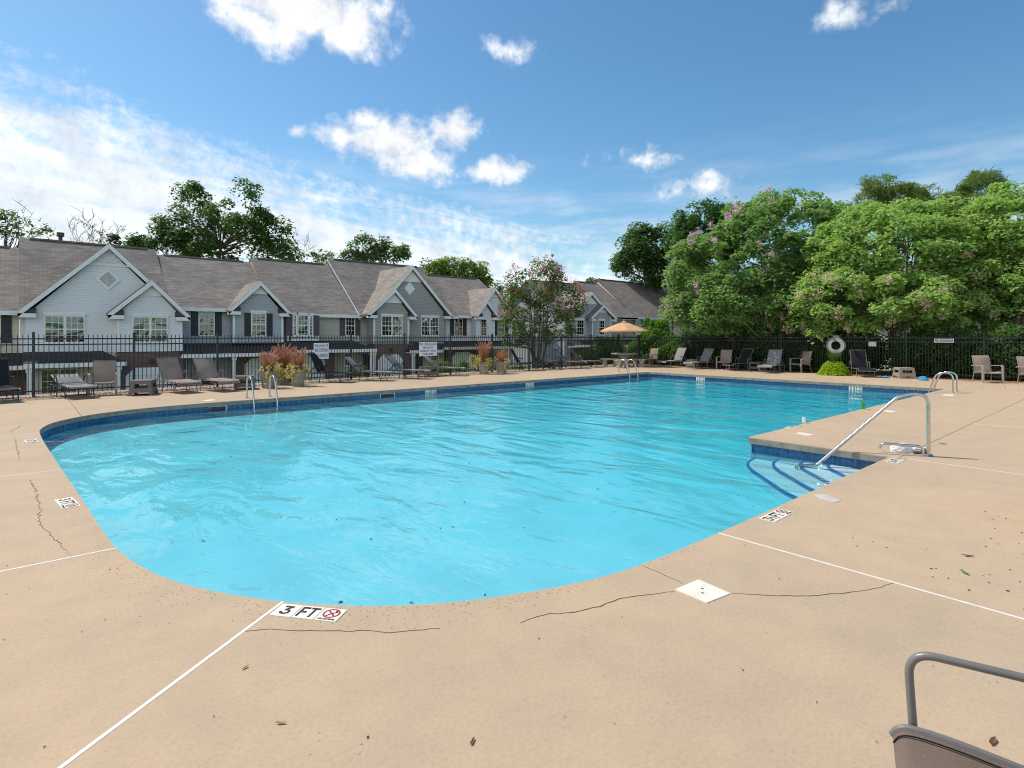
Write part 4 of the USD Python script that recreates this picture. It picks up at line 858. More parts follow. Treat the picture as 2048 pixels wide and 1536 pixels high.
def sling_chair(label, u, v, deg, cloth='slingtan', fr='frametan', tube=False, group='sling armchairs on the pool deck', pos=None):
    x, y = on(u, v) if pos is None else pos; rot = head(deg); key = (cloth, fr, tube)
    if key in chairs: return copy_of(chairs[key], (x, y, 0), rot, label)
    C = chairs[key] = thing('sling_chair', label, 'chair', (x, y, 0), rot, group)
    w, sz = .60, .41
    sp = [(-.27, sz - .045), (-.1, sz - .03), (.1, sz - .005), (.22, sz), (.265, sz - .012), (.285, sz - .04)]
    part(C, 'seat', sling_panel(smoothline(sp, 4), None, w - .06, .02), cloth, smooth=50)
    bk = [(-.275, sz - .05), (-.30, sz + .10), (-.34, sz + .30), (-.40, sz + .50), (-.43, sz + .58)]
    part(C, 'backrest', sling_panel(smoothline(bk, 4)[:, :] , None, w - .08, .03), cloth, smooth=50)
    for s in (-1, 1):
        yb = s * (w / 2 - .02)
        tube_part(C, 'side_rail', smoothline([(x_, yb, z_) for x_, z_ in sp], 4), .014, fr)
        tube_part(C, 'back_rail', smoothline([(x_, yb, z_) for x_, z_ in bk], 4), .014, fr)
        ya = s * (w / 2 + .025)
        if tube:
            for bx_ in (.08, -.25): part(C, 'bolt', MB().mesh(trimesh.creation.icosphere(1, .008)).arr(), 'frameblack', off=(-bx_, -(ya + s * .013), -(sz + .245)))
            tube_part(C, 'seat_hem', smoothline([(x_, yb - s * .045, z_ + .0035) for x_, z_ in sp], 4), .0028, 'slingblack', 5)
            tube_part(C, 'arm', fillet([(.20, yb + s * .03, .0), (.225, ya - s * .01, sz), (.24, ya, sz + .245), (-.36, ya, sz + .245), (-.37, ya, sz + .20)], .085, 9), .0135, fr, 12)
        else:
            pr = [(.335, 0), (.335, sz + .17), (.325, sz + .215), (.29, sz + .24), (.20, sz + .255), (-.05, sz + .25), (-.30, sz + .235), (-.36, sz + .22), (-.36, sz + .195), (-.05, sz + .222), (.20, sz + .225), (.265, sz + .205), (.28, sz + .16), (.275, 0)]
            part(C, 'arm', MB().poly(pr, 'y', ya - .028, ya + .028), fr)
        tube_part(C, 'rear_leg', smoothline([(-.26, yb + s * .02, sz + .02), (-.30, yb + s * .025, .2), (-.37, yb + s * .03, 0)], 4), .013, fr)
    tube_part(C, 'top_bar', [(-.43, -w / 2 + .02, sz + .585), (-.43, w / 2 - .02, sz + .585)], .0135, fr)
    tube_part(C, 'front_bar', [(.27, -w / 2, sz - .06), (.27, w / 2, sz - .06)], .012, fr); tube_part(C, 'rear_bar', [(-.275, -w / 2, sz - .07), (-.275, w / 2, sz - .07)], .012, fr)
    return C
tables = {}
def side_table(label, u, v, deg, m='wicker', group='low wicker side tables', sc=1.0):
    x, y = on(u, v); rot = head(deg)
    if m in tables: return copy_of(tables[m], (x, y, 0), rot, label)
    T = tables[m] = thing('side_table', label, 'side table', (x, y, 0), rot, group)
    L_, W_, H_ = .62, .50, .44
    tp = sbox(-L_ / 2, -W_ / 2, L_ / 2, W_ / 2).buffer(.015).buffer(.0)
    part(T, 'top', MB().poly(tp, 'z', H_ - .045, H_), m)
    def side(l):
        p = Polygon([(-l / 2 - .055, 0), (-l / 2 + .03, 0), (-l / 2 + .05, .085), (l / 2 - .05, .085), (l / 2 - .03, 0), (l / 2 + .055, 0), (l / 2, H_ - .046), (-l / 2, H_ - .046)])
        return p.difference(sbox(-l / 2 + .09, .235, l / 2 - .09, .325).buffer(.015))
    for s in (-1, 1):
        v_, f_ = MB().poly(side(L_), 'y', -.014, .014).arr(); v_[:, 1] += s * (W_ / 2 + .055 - (v_[:, 2] / H_) * .055); part(T, 'side_panel', (v_, f_), m)
        v_, f_ = MB().poly(side(W_), 'x', -.014, .014).arr(); v_[:, 0] += s * (L_ / 2 + .055 - (v_[:, 2] / H_) * .055); part(T, 'side_panel', (v_, f_), m)
    part(T, 'shelf', MB().box(-L_ / 2 + .02, L_ / 2 - .02, -W_ / 2 + .02, W_ / 2 - .02, .13, .15), m)
    return T
# along the fence of the town house side, left to right
chaise('dark chaise lounge cut by the left edge of the picture', -6, 801, 40, 66, 'slingblack', 'frameblack')
chaise('grey chaise lounge laid almost flat beside the leftmost brown armchair', 146, 793, 40, 16, 'slinggrey', 'frameblack')
sling_chair('brown sling armchair left of the first wicker table', 207, 790, 58, 'slingbrown', 'framebrown')
side_table('dark wicker side table between the brown armchair and the brown chaises', 287, 789, 68)
chaise('brown chaise lounge right of the leftmost wicker table', 352, 783, 38, 55, 'slingbrown', 'framebrown')
chaise('brown chaise lounge left of the three big planters', 427, 780, 36, 52, 'slingbrown', 'framebrown')
side_table('dark wicker side table just left of the big planters', 489, 778, 62)
chaise('black backed chaise lounge under the shallow water sign', 654, 764, 12, 66, 'slingblack', 'frameblack')
chaise('grey chaise lounge right of the shallow water sign', 732, 761, 8, 44, 'slinggrey', 'frameblack')
chaise('grey chaise lounge left of the wicker table under the lifeguard sign', 811, 757, 14, 46, 'slinggrey', 'frameblack')
side_table('dark wicker side table under the lifeguard sign', 857, 753, 40)
chaise('tan chaise lounge under the lifeguard sign', 884, 751, 8, 42, 'slingbrown', 'framebrown')
chaise('black chaise lounge right of the two middle planters', 1046, 741, 12, 62, 'slingblack', 'frameblack')
chaise('black chaise lounge in front of the crape myrtle trunk', 1082, 738, 12, 64, 'slingblack', 'frameblack')
side_table('dark wicker side table in front of the crape myrtle', 1103, 737.5, 40)
chaise('dark grey chaise lounge right of the crape myrtle trunk', 1136, 737, 12, 56, 'slinggrey', 'frameblack')
chaise('tan chaise lounge left of the stone table', 1166, 734, 10, 56, 'slingbrown', 'framebrown')
# along the hedge side
sling_chair('brown sling armchair behind the stone table at the round bush', 1301, 731, 140, 'slingbrown', 'framebrown')
chaise('grey chaise lounge right of the stone table', 1349, 734, 150, 60, 'slinggrey', 'framegrey')
side_table('grey wicker side table between two grey chaises by the hedge', 1388, 735, 140)
chaise('grey chaise lounge left of the tan armchairs by the hedge', 1402, 737, 150, 58, 'slinggrey', 'framegrey')
sling_chair('tan sling armchair left of the black chaise by the hedge', 1449, 738, 125)
chaise('black chaise lounge between the two tan armchairs', 1481, 740, 148, 60, 'slingblack', 'framegrey')
side_table('dark wicker side table left of the large grey chaise', 1515, 741, 140)
chaise('large grey chaise lounge below the pink flowering tree', 1543, 744.5, 132, 60, 'slinggrey', 'framegrey')
sling_chair('tan sling armchair turned sideways right of the large grey chaise', 1601, 744, 160)
chaise('black chaise lounge right of the yellow green vine', 1722, 752, 108, 66, 'slingblack', 'framegrey')
side_table('tan wicker side table beside the multi stemmed trunk', 1808, 756, 105, 'wickertan')
sling_chair('tan sling armchair with leaf shadows near the right edge', 1975, 765, 100)
sling_chair('tan sling armchair cut by the right edge', 2068, 770, 100)
# the armchair beside the camera
sling_chair('large brown mesh armchair in the foreground corner', 0, 0, 211, 'slingmesh', 'framegrey', tube=True, pos=(2.095, 0.250))
# ------------------------------------------------------------------ planters with red grass and pale vines
rngp = np.random.default_rng(11)
def blades(rng, n, h, spread, w, droop, z0=0.0, r0=.12, seg=6):
    """n arching grass blades from the middle of a pot"""
    an = rng.uniform(0, 2 * np.pi, n); rad = np.sqrt(rng.uniform(0, 1, n)) * r0; hh = h * rng.uniform(.6, 1.1, n); sp = spread * rng.uniform(.25, 1.1, n); dr = droop * rng.uniform(.4, 1.4, n)
    t = np.linspace(0, 1, seg)[None]
    out = rad[:, None] + sp[:, None] * t ** 1.6
    z = z0 + hh[:, None] * (t - dr[:, None] * t ** 3)
    ca, sa = np.cos(an)[:, None], np.sin(an)[:, None]
    tw = rng.uniform(0, np.pi, n)[:, None]; ww = w * (1 - t ** 2 * .92) * rng.uniform(.7, 1.3, n)[:, None]
    sx, sy = np.cos(tw) * ww, np.sin(tw) * ww
    c = np.stack([out * ca, out * sa, z], -1); d = np.stack([sx, sy, np.zeros_like(sx)], -1)
    v = np.stack([c - d, c + d], 2).reshape(-1, 3)
    i, j = np.meshgrid(np.arange(n), np.arange(seg - 1), indexing='ij'); b = (i * seg + j) * 2
    return v, np.stack([b, b + 1, b + 3, b + 2], -1).reshape(-1, 4), c[:, -1]
def leaves(rng, pts, size, up=0.5, aspect=.55, nrm=None, var=.35):
    """one small folded leaf at every point"""
    n = len(pts); L = size * rng.uniform(1 - var, 1 + var, n)[:, None]
    N = rng.normal(size=(n, 3)); N /= np.linalg.norm(N, axis=1, keepdims=True)
    if nrm is not None: N = N * .75 + nrm
    N[:, 2] += up; N /= np.linalg.norm(N, axis=1, keepdims=True)
    A = np.cross(N, rng.normal(size=(n, 3))); A /= np.linalg.norm(A, axis=1, keepdims=True); B = np.cross(N, A)
    w = L * aspect * .5
    v = np.stack([pts - A * L * .5, pts + B * w - N * w * .25, pts + A * L * .5 - N * L * .12, pts - B * w - N * w * .25], 1).reshape(-1, 3)
    b = np.arange(n)[:, None] * 4
    return v, np.vstack([np.hstack([b, b + 1, b + 2]), np.hstack([b, b + 2, b + 3])])
def planter(label, u, v, rim=.62, H=.55, grass=1.0, vine=1.0, side=1, group='concrete planters of red grass and yellow vine', plumes=26, vinemat='leafvinepale', grassmat='grassred'):
    x, y = on(u, v); rng = rngp
    P = thing('planter', label, 'planter', (x, y, 0), float(rng.uniform(0, 90)), group)
    R = rim / 2
    pr = [(0, 0), (R * .62, 0), (R * .66, .03), (R * .70, H * .30), (R * .82, H * .62), (R * .95, H * .88), (R * 1.0, H * .92), (R * 1.02, H), (R * .94, H), (R * .90, H * .93), (0, H * .93)]
    part(P, 'pot', MB().lathe(pr, 28), 'potstone', smooth=35)
    part(P, 'soil', MB().lathe([(0, H * .935), (R * .89, H * .935)], 20).arr(), 'soil')
    if grass:
        g = blades(rng, int(420 * grass), (.52 + .24 * grass), .25, .005, .18, H * .93, R * .45); part(P, 'grass_blades', g[:2], grassmat, kind='stuff')
        if plumes:
            for k in range(plumes):
                an = rng.uniform(0, 2 * np.pi); sp = rng.uniform(.06, .40); hh = rng.uniform(.70, 1.05) * grass ** .5
                t = np.linspace(0, 1, 10); r_ = .05 + sp * t ** 1.7; z = H * .9 + hh * (t - rng.uniform(.12, .32) * t ** 4)
                c = np.stack([r_ * math.cos(an), r_ * math.sin(an), z], 1)
                mb = MB().tube(c[:7], .002, 3)
                rr = np.array([.003, .014, .018, .014, .003]); cc = np.stack([np.interp(np.linspace(.55, 1, 5), t, c[:, i]) for i in range(3)], 1)
                mb.tube(cc, rr, 5); part(P, 'plume', mb, 'plume')
    if vine:
        n = int(620 * vine); pts = []
        for k in range(int(26 * vine)):
            an = rng.uniform(0, 2 * np.pi); L_ = rng.uniform(.1, .55); m_ = n // max(1, int(26 * vine)); t = rng.uniform(0, 1, m_)
            rr = R * (.75 + .45 * np.minimum(1, t * 3)) + rng.normal(0, .035, m_); zz = H + .06 + .10 * np.sin(np.minimum(1, t * 3) * np.pi) - np.maximum(0, t - .3) / .7 * L_ + rng.normal(0, .03, m_)
            aa = an + rng.normal(0, .10, m_); pts.append(np.stack([rr * np.cos(aa), rr * np.sin(aa), np.maximum(zz, .03)], 1))
        pts = np.vstack(pts); part(P, 'vine_leaves', leaves(rng, pts, .075, .4, .8), vinemat, kind='stuff')
    return P
planter('left front planter of red grass beside the pool ladder', 537, 776, .60, .56, .9, .35, plumes=30)
planter('tallest red grass in the planter behind the two front ones', 566, 769, .62, .60, 1.35, .7, plumes=44)
planter('right front mossy planter of red grass left of the shallow water sign', 596, 772, .60, .56, 1.1, .45, plumes=34)
planter('wide planter with tall red grass and yellow vine near the middle ladder', 968, 748, .62, .56, 1.6, .8, plumes=44)
planter('planter with short tan grass and little vine left of the black chaises', 1003, 747, .66, .56, .7, .15, plumes=10)
planter('small planter half hidden behind the tall red grass', 952, 742, .44, .62, 0, .5)
p = planter('planter under the life ring overflowing with yellow green vine', 1668, 750, .62, .55, .8, 0, grassmat='leafrusty', plumes=0)
rng = np.random.default_rng(3)
th_, rr_ = rng.uniform(0, 2 * np.pi, 2600), rng.uniform(.3, 1.0, 2600) ** .5
zz_ = rng.uniform(0.03, 1, 2600)
pts = np.stack([.62 * rr_ * np.cos(th_), .62 * rr_ * np.sin(th_), .72 * zz_ * (1.05 - .55 * rr_ ** 2)], 1); pts[:, :2] *= (1.12 - .35 * zz_)[:, None]
part(p, 'vine_leaves', leaves(rng, pts, .085, .5, .8), 'leafvine', kind='stuff')

# ------------------------------------------------------------------ umbrella over the stone table
x, y = on(1248, 732)
T = thing('stone_table', 'round grey stone pedestal table under the tan umbrella', 'table', (x, y, 0))
part(T, 'tabletop', MB().lathe([(.03, .68), (.74, .68), (.76, .70), (.76, .735), (.74, .75), (.03, .75)], 32), 'stone', smooth=35)
part(T, 'pedestal', MB().lathe([(.36, 0), (.36, .06), (.24, .12), (.20, .25), (.24, .45), (.34, .58), (.34, .68), (.05, .68)], 20), 'stone', smooth=35)
def bench(label, u, v, ang):
    x, y = on(u, v)
    B = thing('stone_bench', label, 'bench', (x, y, 0), ang, 'curved stone benches round the stone table')
    t = np.linspace(-.42, .42, 9); ro, ri = 1.32, .94
    o = [(ro * math.sin(k), ro * math.cos(k) - 1.13) for k in t]; i_ = [(ri * math.sin(k), ri * math.cos(k) - 1.13) for k in t[::-1]]
    part(B, 'seat', MB().poly(o + i_, 'z', .38, .45), 'stone')
    for s in (-1, 1):
        a, b = s * .30, 0.0
        vv, ff = MB().lathe([(.17, 0), (.17, .05), (.12, .10), (.13, .28), (.17, .379), (0, .379)], 14).arr(); part(B, 'pedestal', (vv + [a, b - .03, 0], ff), 'stone', smooth=35)
bench('stone bench left of the stone table', 1220, 733, 120); bench('stone bench in front of the stone table', 1245, 735.5, 185); bench('stone bench right of the stone table', 1278, 733.5, 250)
U = thing('patio_umbrella', 'tan market umbrella open over the round stone table', 'umbrella', (x, y, 0))
um_y = math.hypot(x, y); z_tip, z_rim, R = 2.63, 2.02, 1.36
tube_part(U, 'pole', [(0, 0, .0), (0, 0, z_tip)], .022, 'barkpale', 10)
n = 8; mb = MB(); rings = [0, .12, .3, .55, .8, 1.0]; nt = 8 * 6; v = []
for r_ in rings:
    for k in range(nt):
        a = 2 * np.pi * k / nt; f_ = (k % 6) / 6; sc = 1 - .05 * math.sin(np.pi * f_) * r_; sag = -.05 * math.sin(np.pi * f_) * r_ + (.03 * math.sin(np.pi * f_) if r_ == 1.0 else 0)
        v.append((R * r_ * sc * math.cos(a), R * r_ * sc * math.sin(a), z_tip - .05 - (z_tip - z_rim - .1) * r_ ** 1.15 + sag))
for k in range(nt):
    a = 2 * np.pi * k / nt; f_ = (k % 6) / 6; sc = 1 - .05 * math.sin(np.pi * f_)
    v.append((R * 1.003 * sc * math.cos(a), R * 1.003 * sc * math.sin(a), z_rim - .075 - .05 * math.sin(np.pi * f_) + .04 + (.03 * math.sin(np.pi * f_))))
f = [(i * nt + k, i * nt + (k + 1) % nt, (i + 1) * nt + (k + 1) % nt, (i + 1) * nt + k) for i in range(len(rings)) for k in range(nt)]
part(U, 'canopy', (np.array(v), np.array(f)), 'umbrellacloth', smooth=25)
for k in range(8):
    a = 2 * np.pi * k / 8; c, s_ = math.cos(a), math.sin(a)
    tube_part(U, 'rib', [(.03 * c, .03 * s_, z_tip - .09), (R * .97 * c, R * .97 * s_, z_rim - .02)], .009, 'barkpale', 5)
    tube_part(U, 'strut', [(.03 * c, .03 * s_, 2.0), (R * .5 * c, R * .5 * s_, z_tip - .36)], .008, 'barkpale', 5)
part(U, 'finial', MB().lathe([(.0, z_tip + .10), (.03, z_tip + .08), (.035, z_tip + .05), (.02, z_tip + .01), (.06, z_tip - .02), (.16, z_tip - .06)], 12), 'umbrellacloth', smooth=40)

# ------------------------------------------------------------------ steel rails in and at the pool
def ladder(label, p_edge, nrm, w=.50, H=.62, back=.52, group='steel pool ladders'):
    """p_edge: middle of the ladder on the pool edge; nrm: direction into the water"""
    nrm = np.array(nrm, float); nrm /= np.linalg.norm(nrm); rot = math.degrees(math.atan2(nrm[1], nrm[0]))
    Ld = thing('pool_ladder', label, 'pool ladder', (*p_edge, 0), rot, group)
    for s in (-1, 1):
        yb = s * w / 2
        pts = fillet([(-back, yb, -.0), (-back, yb, H), (-back + .42, yb, H * .98), (.13, yb, -.12), (.15, yb, -.58)], .20, 9)
        tube_part(Ld, 'rail', pts, .024, 'chrome', 12)
        part(Ld, 'flange', MB().lathe([(.024, .018), (.045, .016), (.055, 0.002)], 14).arr(), 'chrome', off=(back, -yb, 0))
    for z in (-.28, -.45): part(Ld, 'rung', MB().box(.10, .19, -w / 2, w / 2, z - .02, z), 'whiteplastic')
e = on(546, 802); ladder('steel ladder in front of the big planters on the left', (e[0], POOL_B1), (0, -1), w=.62)
e = on(1262, 746); ladder('steel ladder at the far corner in front of the stone table', (e[0], POOL_B1), (0, -1), w=.62)
e = on(1872, 783); ladder('steel ladder at the right end of the pool', (e[0], NOTCH_B), (0, 1))
hp = np.array(on(1857, 912))
e2 = np.array(on(1640, 925, WATER))
dv = e2 - hp; rot = math.degrees(math.atan2(dv[1], dv[0])); Ld = float(np.linalg.norm(dv))
R_ = thing('handrail', 'steel handrail slanting down into the corner steps', 'handrail', (*hp, 0), rot)
tube_part(R_, 'rail', fillet([(0, 0, 0), (0, 0, .90), (.34, 0, .90), (Ld, 0, WATER), (Ld + .05, 0, WATER - .05), (Ld + .33, 0, WATER - .07), (Ld + .33, 0, WATER - .16)], .20, 10), .024, 'chrome', 14)
part(R_, 'flange', MB().lathe([(.024, .03), (.05, .026), (.075, .002)], 18).arr(), 'chrome')
hb = thing('low_rail', 'low bent steel rail stub beside the foot of the handrail', 'rail', (hp[0] - .02, hp[1] + .06, 0), math.degrees(math.atan2(*(on(1790, 906) - hp)[::-1])))
tube_part(hb, 'rail', fillet([(0, 0, 0), (0, 0, .13), (.50, 0, .13), (.54, 0, .05)], .09, 8), .019, 'chrome', 12)

# ------------------------------------------------------------------ small things on the deck
def lump(rng, r, seed, detail=4, amp=.35, freq=7.0):
    m_ = trimesh.creation.icosphere(detail, 1.0); v = np.array(m_.vertices); k = 1 + amp * (meshkit.fbm(v * 1.3 * freq / 5 + seed, 4, seed) - .5) * 2
    v = v * k[:, None] * np.array(r); v[:, 2] = np.maximum(v[:, 2], -.2 * r[2]); v[:, 2] += .2 * r[2]; return v, np.array(m_.faces)
x, y = on(1806, 903)
t = thing('towel', 'crumpled white towel beside the handrail foot', 'towel', (x, y, 0), -40)
part(t, 'fold', lump(rng, (.20, .09, .10), 3), 'towelwhite', smooth=True); v, f = lump(rng, (.13, .10, .08), 8); part(t, 'fold', (v + [.20, -.02, 0], f), 'towelwhite', smooth=True)
x, y = on(1838, 905)
t = thing('sandal', 'dark sandals lying by the white towel', 'sandals', (x, y, 0), -30)
for k in (-1, 1):
    sole = Polygon([(.13 * math.cos(a) , .045 * math.sin(a) * (1.1 if math.cos(a) > 0 else .85)) for a in np.linspace(0, 2 * np.pi, 20, endpoint=False)])
    v, f = MB().poly(sole, 'z', 0.002, .028).arr(); part(t, 'sole', (v + [.03 * k, .06 * k, 0], f), 'sandal')
    v, f = MB().tube([(.03, -.045, .02), (.05, -.02, .06), (.06, 0, .065), (.05, .02, .06), (.03, .045, .02)], .012, 6).arr(); part(t, 'strap', (v + [.03 * k, .06 * k, 0], f), 'sandal', smooth=True)
x, y = on(1726, 818)
t = thing('tumbler', 'green insulated tumbler standing on the pool edge', 'tumbler', (x, y, 0))
part(t, 'cup', MB().lathe([(0, 0), (.034, 0), (.036, .01), (.038, .06), (.047, .13), (.049, .165), (0, .165)], 20), 'green', smooth=35); part(t, 'rim', MB().lathe([(.0, .166), (.049, .166), (.050, .178), (.044, .182), (0, .178)], 20), 'chrome', smooth=35)
x, y = on(1608, 846)
t = thing('drink_can', 'white drink can standing on the pool edge', 'can', (x, y, 0))
part(t, 'body', MB().lathe([(0, 0.003), (.025, .0), (.033, .012), (.033, .105), (.027, .122)], 20), 'canwhite', smooth=35); part(t, 'lid', MB().lathe([(.027, .1221), (.026, .118), (0, .118)], 20), 'chrome', smooth=35)
x, y = on(1847, 760)
t = thing('beach_towel', 'bright blue towel heaped by the tan wicker table', 'towel', (x, y, 0), 20)
part(t, 'fold', lump(rng, (.30, .16, .13), 21), 'towelblue', smooth=True); v, f = lump(rng, (.16, .14, .08), 5); part(t, 'fold', (v + [-.28, .03, 0], f), 'towelblue', smooth=True)
x, y = on(1770, 755)
t = thing('beach_towel', 'flat blue towel on the ground behind the black chaise', 'towel', (x, y, 0), 10); part(t, 'fold', lump(rng, (.45, .16, .05), 31), 'towelblue', smooth=True)
x, y = on(1842, 742)
t = thing('white_bench', 'white slab bench behind the fence right of the trunks', 'bench', (FA + 1.0, yu(1832, FA + 1.0), 0), 90)
part(t, 'seat', MB().box(-.7, .7, -.2, .2, .62, .69), 'towelwhite'); part(t, 'leg', MB().box(-.5, -.4, -.15, .15, 0, .62), 'stone'); part(t, 'leg', MB().box(.4, .5, -.15, .15, 0, .62), 'stone')
# life ring on the right fence
ry = yu(1672, FA - .08); zc_ = zr_(1672, 691)
t = thing('life_ring', 'white life ring with rope hanging on the fence', 'life ring', (FA - .10, ry, zc_))
a = np.linspace(0, 2 * np.pi, 41)
tor = trimesh.creation.torus(.285, .085, 40, 16); v = np.array(tor.vertices)[:, [2, 0, 1]]; part(t, 'ring', (v * [.75, 1, 1], np.array(tor.faces)), 'ringwhite', smooth=True)
for k in range(4):
    b = np.pi / 4 + k * np.pi / 2; aa = np.linspace(b, b + np.pi / 2, 9); rr = .385 + .03 * np.sin(np.linspace(0, np.pi, 9)); part(t, 'rope', MB().tube(np.stack([np.full(9, -.02), rr * np.cos(aa), rr * np.sin(aa)], 1), .012, 6), 'rope', smooth=True)
part(t, 'rope', MB().tube(smoothline([(-.05, .25, .28), (-.06, .34, .45), (-.04, .2, .50), (-.05, 0.02, .40), (-.07, -.12, .47), (-.03, -.16, .36)], 6), .013, 6), 'rope', smooth=True)
part(t, 'hanger', MB().box(-.01, .06, -.12, .12, .36, .46), 'ringwhite')

# lids of the skimmers, and depth markers
def quad_lid(label, px, holes=False):
    q = np.array([on(*p) for p in px]); c = q.mean(0)
    S = thing('access_plate', label, 'access plate', (*c, 0), 0, 'cream access plates in the deck')
    part(S, 'plate', MB().poly(Polygon(q - c), 'z', -.01, .006), 'whiteplastic')
    if holes:
        for d in (-.03, .03): v, f = MB().lathe([(0, .0075), (.009, .0075), (.009, .004)], 10).arr(); part(S, 'hole', (v + [d, d * .6, 0], f), 'darkgap')
quad_lid('large cream access plate in the near deck', [(1350, 1180), (1397, 1160), (1461, 1188), (1413, 1207)], True)
quad_lid('cream access plate on the jutting deck near the corner steps', [(1590, 867), (1600, 865), (1629, 870), (1618, 872)])
quad_lid('cream access plate on the jutting deck behind the handrail', [(1762, 822), (1770, 820), (1794, 823), (1785, 825)])
quad_lid('cream access plate near the right ladder', [(1883, 790.5), (1890, 788.5), (1911, 790), (1905, 792.5)])
quad_lid('pale access plate on the left deck below the brown chaises', [(404, 801), (424, 799), (434, 800.5), (414, 802.5)])
def depth_marker(label, c, rot, depth, group='tiled depth markers', flat=True, z=.0, sc=1.0, fade=False):
    T = thing('depth_marker', label, 'depth marker', (*c, z), rot, group)
    s = .152 * sc
    def put(v):
        v = np.asarray(v, float)
        return v if flat else np.stack([v[:, 0], -v[:, 2], v[:, 1]], 1)
    for k in range(3):
        v, f = MB().box((k - 1.5) * s + .003, (k - .5) * s - .003, -s / 2, s / 2, -.008 if flat else 0.0, .005).arr(); part(T, 'tile', (put(v), f), 'tilewhite')
    def glyph(text, h, cx, cyy, m='letterblack', w=None, name='lettering'):
        v, f = lettering(text, h, True, .0015)
        if w: v[:, 0] *= w / (v[:, 0].max() - v[:, 0].min())
        part(T, name, (put(v + [cx, cyy - h / 2, .0055]), f), m)
    if '½' in depth:
        glyph(depth[0], s * .62, -s * 1.2, 0, w=s * .42); glyph('1', s * .30, -s * .82, s * .14); glyph('2', s * .30, -s * .68, -s * .14)
    else: glyph(depth, s * .62, -s, 0, w=s * .45)
    glyph('FT', s * .72, 0, 0, w=s * .80)
    a = np.linspace(0, 2 * np.pi, 33)
    ring_ = Polygon([(s * .36 * math.cos(k), s * .36 * math.sin(k)) for k in a[:-1]]).difference(Polygon([(s * .285 * math.cos(k), s * .285 * math.sin(k)) for k in a[:-1]]))
    bar = affinity.rotate(sbox(-s * .30, -s * .035, s * .30, s * .035), -45)
    v, f = MB().poly(affinity.translate(unary_union([ring_, bar]), s, s * .08), 'z', .0056, .0068).arr(); part(T, 'no_diving_ring', (put(v), f), 'letterred')
    dv_ = unary_union([LineString([(-.02, -.03), (.0, 0.0), (.03, .02)]).buffer(.006), LineString([(-.005, .01), (.02, -.015)]).buffer(.005), Point(.022, .03).buffer(.008)])
    v, f = MB().poly(affinity.translate(affinity.scale(dv_, sc, sc, origin=(0, 0)), s, s * .08), 'z', .0052, .0055).arr(); part(T, 'diver_mark', (put(v), f), 'letterblack')
    glyph('NO DIVING', s * .095, s, -s * .38, w=s * .72)
def edge_rot(p0, p1): d = on(*p1) - on(*p0); return math.degrees(math.atan2(d[1], d[0]))
depth_marker('nearest three tile depth marker reading 3 FT and no diving', on(617, 1226), edge_rot((555, 1224), (680, 1237)), '3')
depth_marker('3 FT depth marker on the left deck beside the ragged crack', on(135, 1006), edge_rot((124, 994), (147, 1018)), '3')
depth_marker('3 FT depth marker on the far left deck near the rounded corner', on(63, 882.5), edge_rot((58, 878), (69, 887)), '3')
depth_marker('3½ FT depth marker on the near right deck by the water', on(1553, 1031), edge_rot((1536, 1040), (1570, 1023)), '3½')
depth_marker('3½ FT depth marker at the foot of the handrail', on(1793, 920.5), edge_rot((1783, 925), (1803, 916)), '3½')
depth_marker('4 FT depth marker on the tip of the jutting deck', on(1589, 854), edge_rot((1579, 856), (1599, 852)), '4')
for lab, u, v, d in (('4 FT depth marker on the pool wall left of the near ladder', 216, 832, '3'), ('4 FT depth marker on the pool wall below the lifeguard sign', 862, 781, '4'), ('depth marker on the pool wall left of the far ladder', 1060, 766, '4')):
    bw = POOL_B1 if u > 400 else 15.98
    p = np.array([xu(u, bw), bw + .008]); 
    depth_marker(lab, p, 0 if u > 400 else 19, d, flat=False, z=-.178, sc=.98)
for lab, u, v in (('5 FT depth marker on the far end wall of the pool near its corner', 1401, 754), ('5 FT depth marker on the far end wall of the pool, nearer the ladder', 1711, 773)):
    a = POOL_A1 + .008; depth_marker(lab, (a, yu(u, a)), -90, '5', flat=False, z=-.178, sc=.98)
for k, (u, lab) in enumerate(((432, 'dark skimmer mouth in the pool wall left of the near ladder'), (775, 'dark skimmer mouth in the pool wall right of the near ladder'))):
    s = thing('skimmer_mouth', lab, 'skimmer mouth', (xu(u, POOL_B1), POOL_B1 + .008, -.18), 0)
    part(s, 'opening', MB().box(-.24, .24, -.006, .0, -.06, .06), 'doordark'); part(s, 'frame', MB().box(-.27, .27, -.008, .0, .061, .075).box(-.27, -.241, -.008, .0, -.06, .06).box(.241, .27, -.008, 0, -.06, .06), 'plaster')

# ------------------------------------------------------------------ fallen leaves and bits
rng = np.random.default_rng(7)
def scatter(poly, n, size):
    x0, y0, x1, y1 = poly.bounds; p = rng.uniform((x0, y0), (x1, y1), (n * 3, 2)); import shapely
    p = p[shapely.contains_xy(poly, p[:, 0], p[:, 1])][:n]
    return leaves(rng, np.hstack([p, np.full((len(p), 1), .006)]), size, 4.0, .6, var=.6)
dk = body.buffer(-.05)
near = dk.intersection(sbox(-9, -9, 12, 12))
b1_ = scatter(near.intersection(Polygon([on(1700, 1000), on(2048, 960), on(2048, 1180), on(1750, 1090), (5, 0), (8, -1)]).buffer(.3)), 170, .018)
b2_ = scatter(near, 1100, .012)
d_ = unique('/World', 'leaf_debris'); usdkit.mesh(stage, d_, MB().add(*b1_).add(*b2_).arr(), M['debris']); tag(d_, 'dark specks of leaf bits scattered over the near deck', 'leaf debris', kind='stuff')
q = rng.uniform((1, 3), (9, 13), (90, 2)); q = q[rng.uniform(0, 1, len(q)) < np.clip(1.3 - np.linalg.norm(q - [2.5, 5.5], axis=1) / 7, .1, 1)]
import shapely
q = q[shapely.contains_xy(pool.buffer(-.15), q[:, 0], q[:, 1])]
